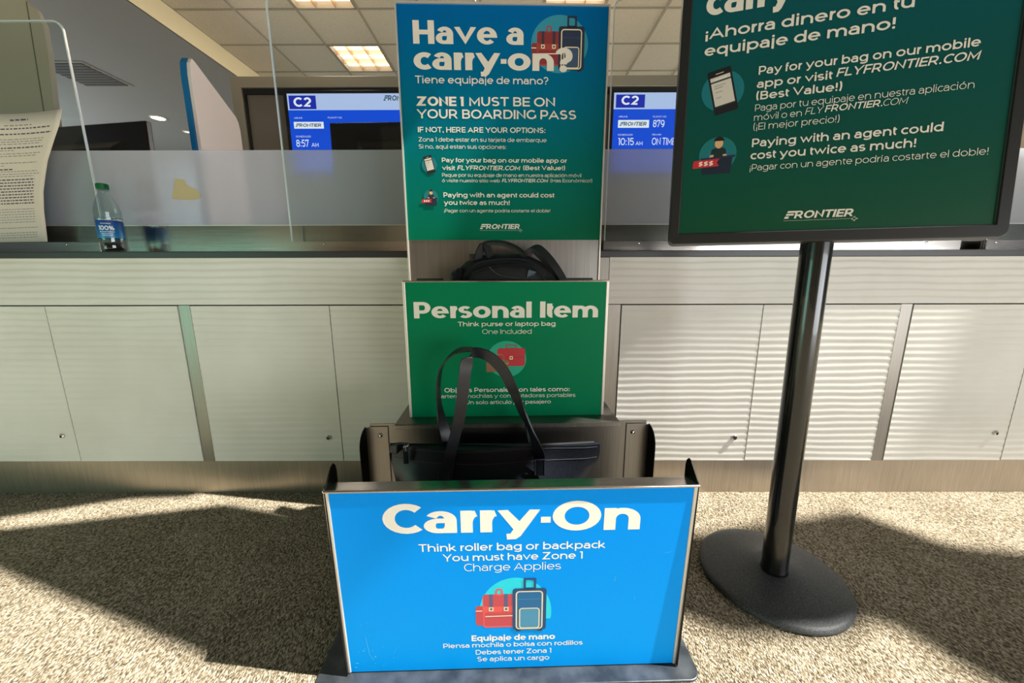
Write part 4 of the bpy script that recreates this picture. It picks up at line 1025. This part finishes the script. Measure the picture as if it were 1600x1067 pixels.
for k, r in enumerate(rings):
    if k >= 5: rings[k] = [(x, y, z+(top_z(x)-.3955)*((k-4)/4)) for x, y, z in r]
build('tote_body', MB(FS).loft(rings), M_LEATHER, tb, smooth=True, angle=55)
# seam rows and stitching on the top band
def front_at(x, z):
    for k in range(len(rings)-1):
        za, zb = rings[k][7][2], rings[k+1][7][2]
        if za <= z <= zb+.0001:
            f = (z-za)/(zb-za)
            def yv(r):
                n = 14
                for i in range(n):
                    if r[i][0] <= x <= r[i+1][0]: g_ = (x-r[i][0])/(r[i+1][0]-r[i][0]+1e-9); return r[i][1]+(r[i+1][1]-r[i][1])*g_
                return r[7][1]
            return yv(rings[k])+(yv(rings[k+1])-yv(rings[k]))*f
    return rings[-1][7][1]
st = MB(FS)
for zz in (.391, .3665):
    x = -.238
    while x < .203:
        dz = (top_z(x)-.3955)*.8
        y = front_at(x, min(zz, .394))-.0010; st.box(x, x+.0022, y, y+.0012, zz+dz-.0004, zz+dz+.0004); x += .0040
build('stitching', st, M_STITCH, tb)
zp = MB(FS); pr = [(x/100, .772, top_z(x/100)+.0012) for x in range(-23, 21)]
zp.ribbon(pr, [(0, .0045, 0)]*len(pr), .0018); build('zip_tape', zp, M_FABRIC, tb)
build('zip_end', MB(FS).loft([[(-.247, .762, .388), (-.226, .756, .388), (-.226, .756, .408), (-.243, .762, .406)], [(-.247, .782, .388), (-.222, .786, .388), (-.222, .786, .404), (-.243, .782, .402)]]), M_LEATHER, tb, bevel=.003, seg=3)
build('zip_pull', MB(FS).box(-.214, -.203, .752, .755, .368, .397), M_LEATHER, tb, bevel=.001)
build('zip_slider', MB(FS).tube([(-.2085, .764, .4025), (-.2085, .757, .401), (-.2085, .7535, .395)], .0016, 8).box(-.214, -.204, .760, .772, .399, .404), M_CHROME, tb, bevel=.0006)
# handles: flat straps swept along the traced arcs
def strap(name, P3, W, th, tabs=()):
    c = smooth_path([p for p in P3], 8); w = smooth_path([p for p in W], 8)
    return build(name, MB(FS).ribbon(c, w, th), M_LEATHER, tb, smooth=True, angle=50)
hA = [(-.125, .695, .315), (-.117, .722, .362), (-.106, .738, .415), (-.0915, .742, .4689), (-.0825, .743, .525), (-.0769, .744, .568), (-.071, .746, .596), (-.057, .750, .6105), (-.036, .748, .6075), (-.017, .744, .596), (.0032, .741, .5721), (.022, .739, .533), (.038, .738, .492), (.0555, .738, .452), (.069, .740, .416), (.0765, .745, .387), (.0775, .741, .352)]
wA = [(.0125, 0, .002), (.0125, 0, .002), (.0125, 0, .002), (.0125, .0, .002), (.0122, .002, .002), (.0120, .003, .002), (.0100, .006, -.004), (.0035, .006, -.0105), (-.001, .004, -.0115), (-.0055, .003, -.0105), (-.0085, .003, -.0075), (-.0085, .006, -.0055), (-.0065, .010, -.003), (-.0050, .011, -.002), (-.0085, .008, -.002), (-.0115, .003, -.001), (-.0120, .001, 0)]
strap('handle', hA, [(-a, -b, -c) if 0 else (a, b, c) for a, b, c in [(abs(x), y, z) if i < 7 else (-x, -y, -z) for i, (x, y, z) in enumerate(wA)]], .0032)
hB = [(-.118, .789, .362), (-.122, .790, .395), (-.134, .795, .440), (-.1405, .797, .4852), (-.1400, .797, .5335), (-.1307, .797, .572), (-.1053, .797, .5999), (-.0779, .797, .6080), (-.0481, .797, .6032), (-.0211, .797, .5837), (.0120, .797, .5319), (.0390, .796, .462), (.0598, .794, .4046), (.0678, .790, .3658)]
wB = [(.0125, .001, 0), (.0120, .003, 0), (.0080, .009, 0), (.0025, .0120, 0), (.0020, .0122, 0), (.0020, .0122, .002), (.002, .0120, .003), (.001, .0122, .002), (-.001, .0122, .0), (-.002, .0120, -.002), (-.003, .0118, -.002), (-.003, .0118, -.002), (.006, .0105, .0), (.0120, .003, 0)]
strap('handle', hB, wB, .0032)
# stitched tabs where the front handle is sewn on
for x, y, z, h in ((.0775, .739, .365, .036), (-.122, .712, .345, .05)):
    edge = MB(FS)
    for q in (-.0102, .0102):
        k = 0
        while k < h: edge.box(x+q-.0003, x+q+.0003, y-.0035-(h-k)*(.28 if x < 0 else .0)-.0006, y-.0035-(h-k)*(.28 if x < 0 else 0), z-h/2+k, z-h/2+k+.0022); k += .0038
    build('tab_stitching', edge, M_STITCH, tb)
build('sewn_tab', MB(FS).box(.0655, .0895, .7355, .7395, .345, .382), M_LEATHER, tb, bevel=.001)

# ================================================================== POLE SIGN
PX, PY = .6496, .8205
ps = thing('pole_sign', (PX, PY, 0), 'green printed sign in a black frame on a black pole with round base', 'sign', rotz=0)
build('round_base', MB().lathe([(.158, 0), (.1645, .003), (.1655, .010), (.163, .0135), (.155, .0165), (.120, .0225), (.080, .030), (.052, .0375), (.040, .042), (.034, .0435), (.001, .0435)], (.661, .8425, 0), 72), M_DISC, ps, smooth=True, angle=50)
build('pole', MB().tube([(PX+.0008, PY, .040), (PX-.004, PY+.002, .45), (PX-.009, PY+.005, .92)], .0282, 36), M_POLE, ps, smooth=True)
build('pole_collar', MB().lathe([(.0298, 0), (.0298, .003), (.0285, .004)], (PX+.0008, PY, .0425), 36, close=False), M_BLACKMETAL, ps, smooth=True)
SA, STL = radians(16.2378), radians(5.7747)
ro = radians(.3257)
u = Vector((cos(SA), -sin(SA), 0)); bk = Vector((sin(SA), cos(SA), 0)); v = bk*sin(STL)+Vector((0, 0, 1))*cos(STL)
u, v = u*cos(ro)+v*sin(ro), v*cos(ro)-u*sin(ro)
nn = u.cross(v)
P0 = Vector((.62119, .79, .83063))
FG = Matrix(((u.x, v.x, nn.x, P0.x), (u.y, v.y, nn.y, P0.y), (u.z, v.z, nn.z, P0.z), (0, 0, 0, 1)))
TOP = .735
A = rrect(-.2845, .0005, .2835, TOP, .012); B = rrect(-.2665, .0225, .2655, TOP-.02, .0015); n = len(A)
f = MB(FG); f.add([(a, b, z) for z in (-.030, .004) for a, b in A+B], [])
f.f += [(3*n+i, 2*n+i, 2*n+(i+1) % n, 3*n+(i+1) % n) for i in range(n)]+[(i, (i+1) % n, 2*n+(i+1) % n, 2*n+i) for i in range(n)]+[(n+i, 3*n+i, 3*n+(i+1) % n, n+(i+1) % n) for i in range(n)]+[(i, n+i, n+(i+1) % n, (i+1) % n) for i in range(n)]
f.m += [0]*(4*n)
build('sign_frame', f, M_SIGNFRAME, ps, bevel=.0015)
build('backing_board', MB(FG).box(-.2665, .2655, .0225, TOP-.02, -.028, -.006), M_SIGNFRAME, ps)
gp = build('sign_poster', MB(FG).box(-.2665, .2655, .0225, TOP-.02, -.0058, -.0008), M_POST_SIGN, ps, label='green and teal printed poster')
build('inner_bead', MB(FG).box(-.2668, -.2650, .0222, TOP-.02, -.001, .0012).box(.2640, .2658, .0222, TOP-.02, -.001, .0012).box(-.2650, .2640, .0220, .0232, -.001, .0012), mat('bead_grey', '#3e4644', .3), ps)
words(gp, FG, TXT_SIGN, M_PRINTWHITE, logo=(-.0673, .0500, .0470, .0150), z=.0002)
p = Pic(FG); p.z = -.0006
phone_pic(p, -.1975, .3127, .0400, a=radians(13)); agent_pic(p, -.1990, .1853, .0360)
build('phone_and_agent_picture', p, p.mats, gp)
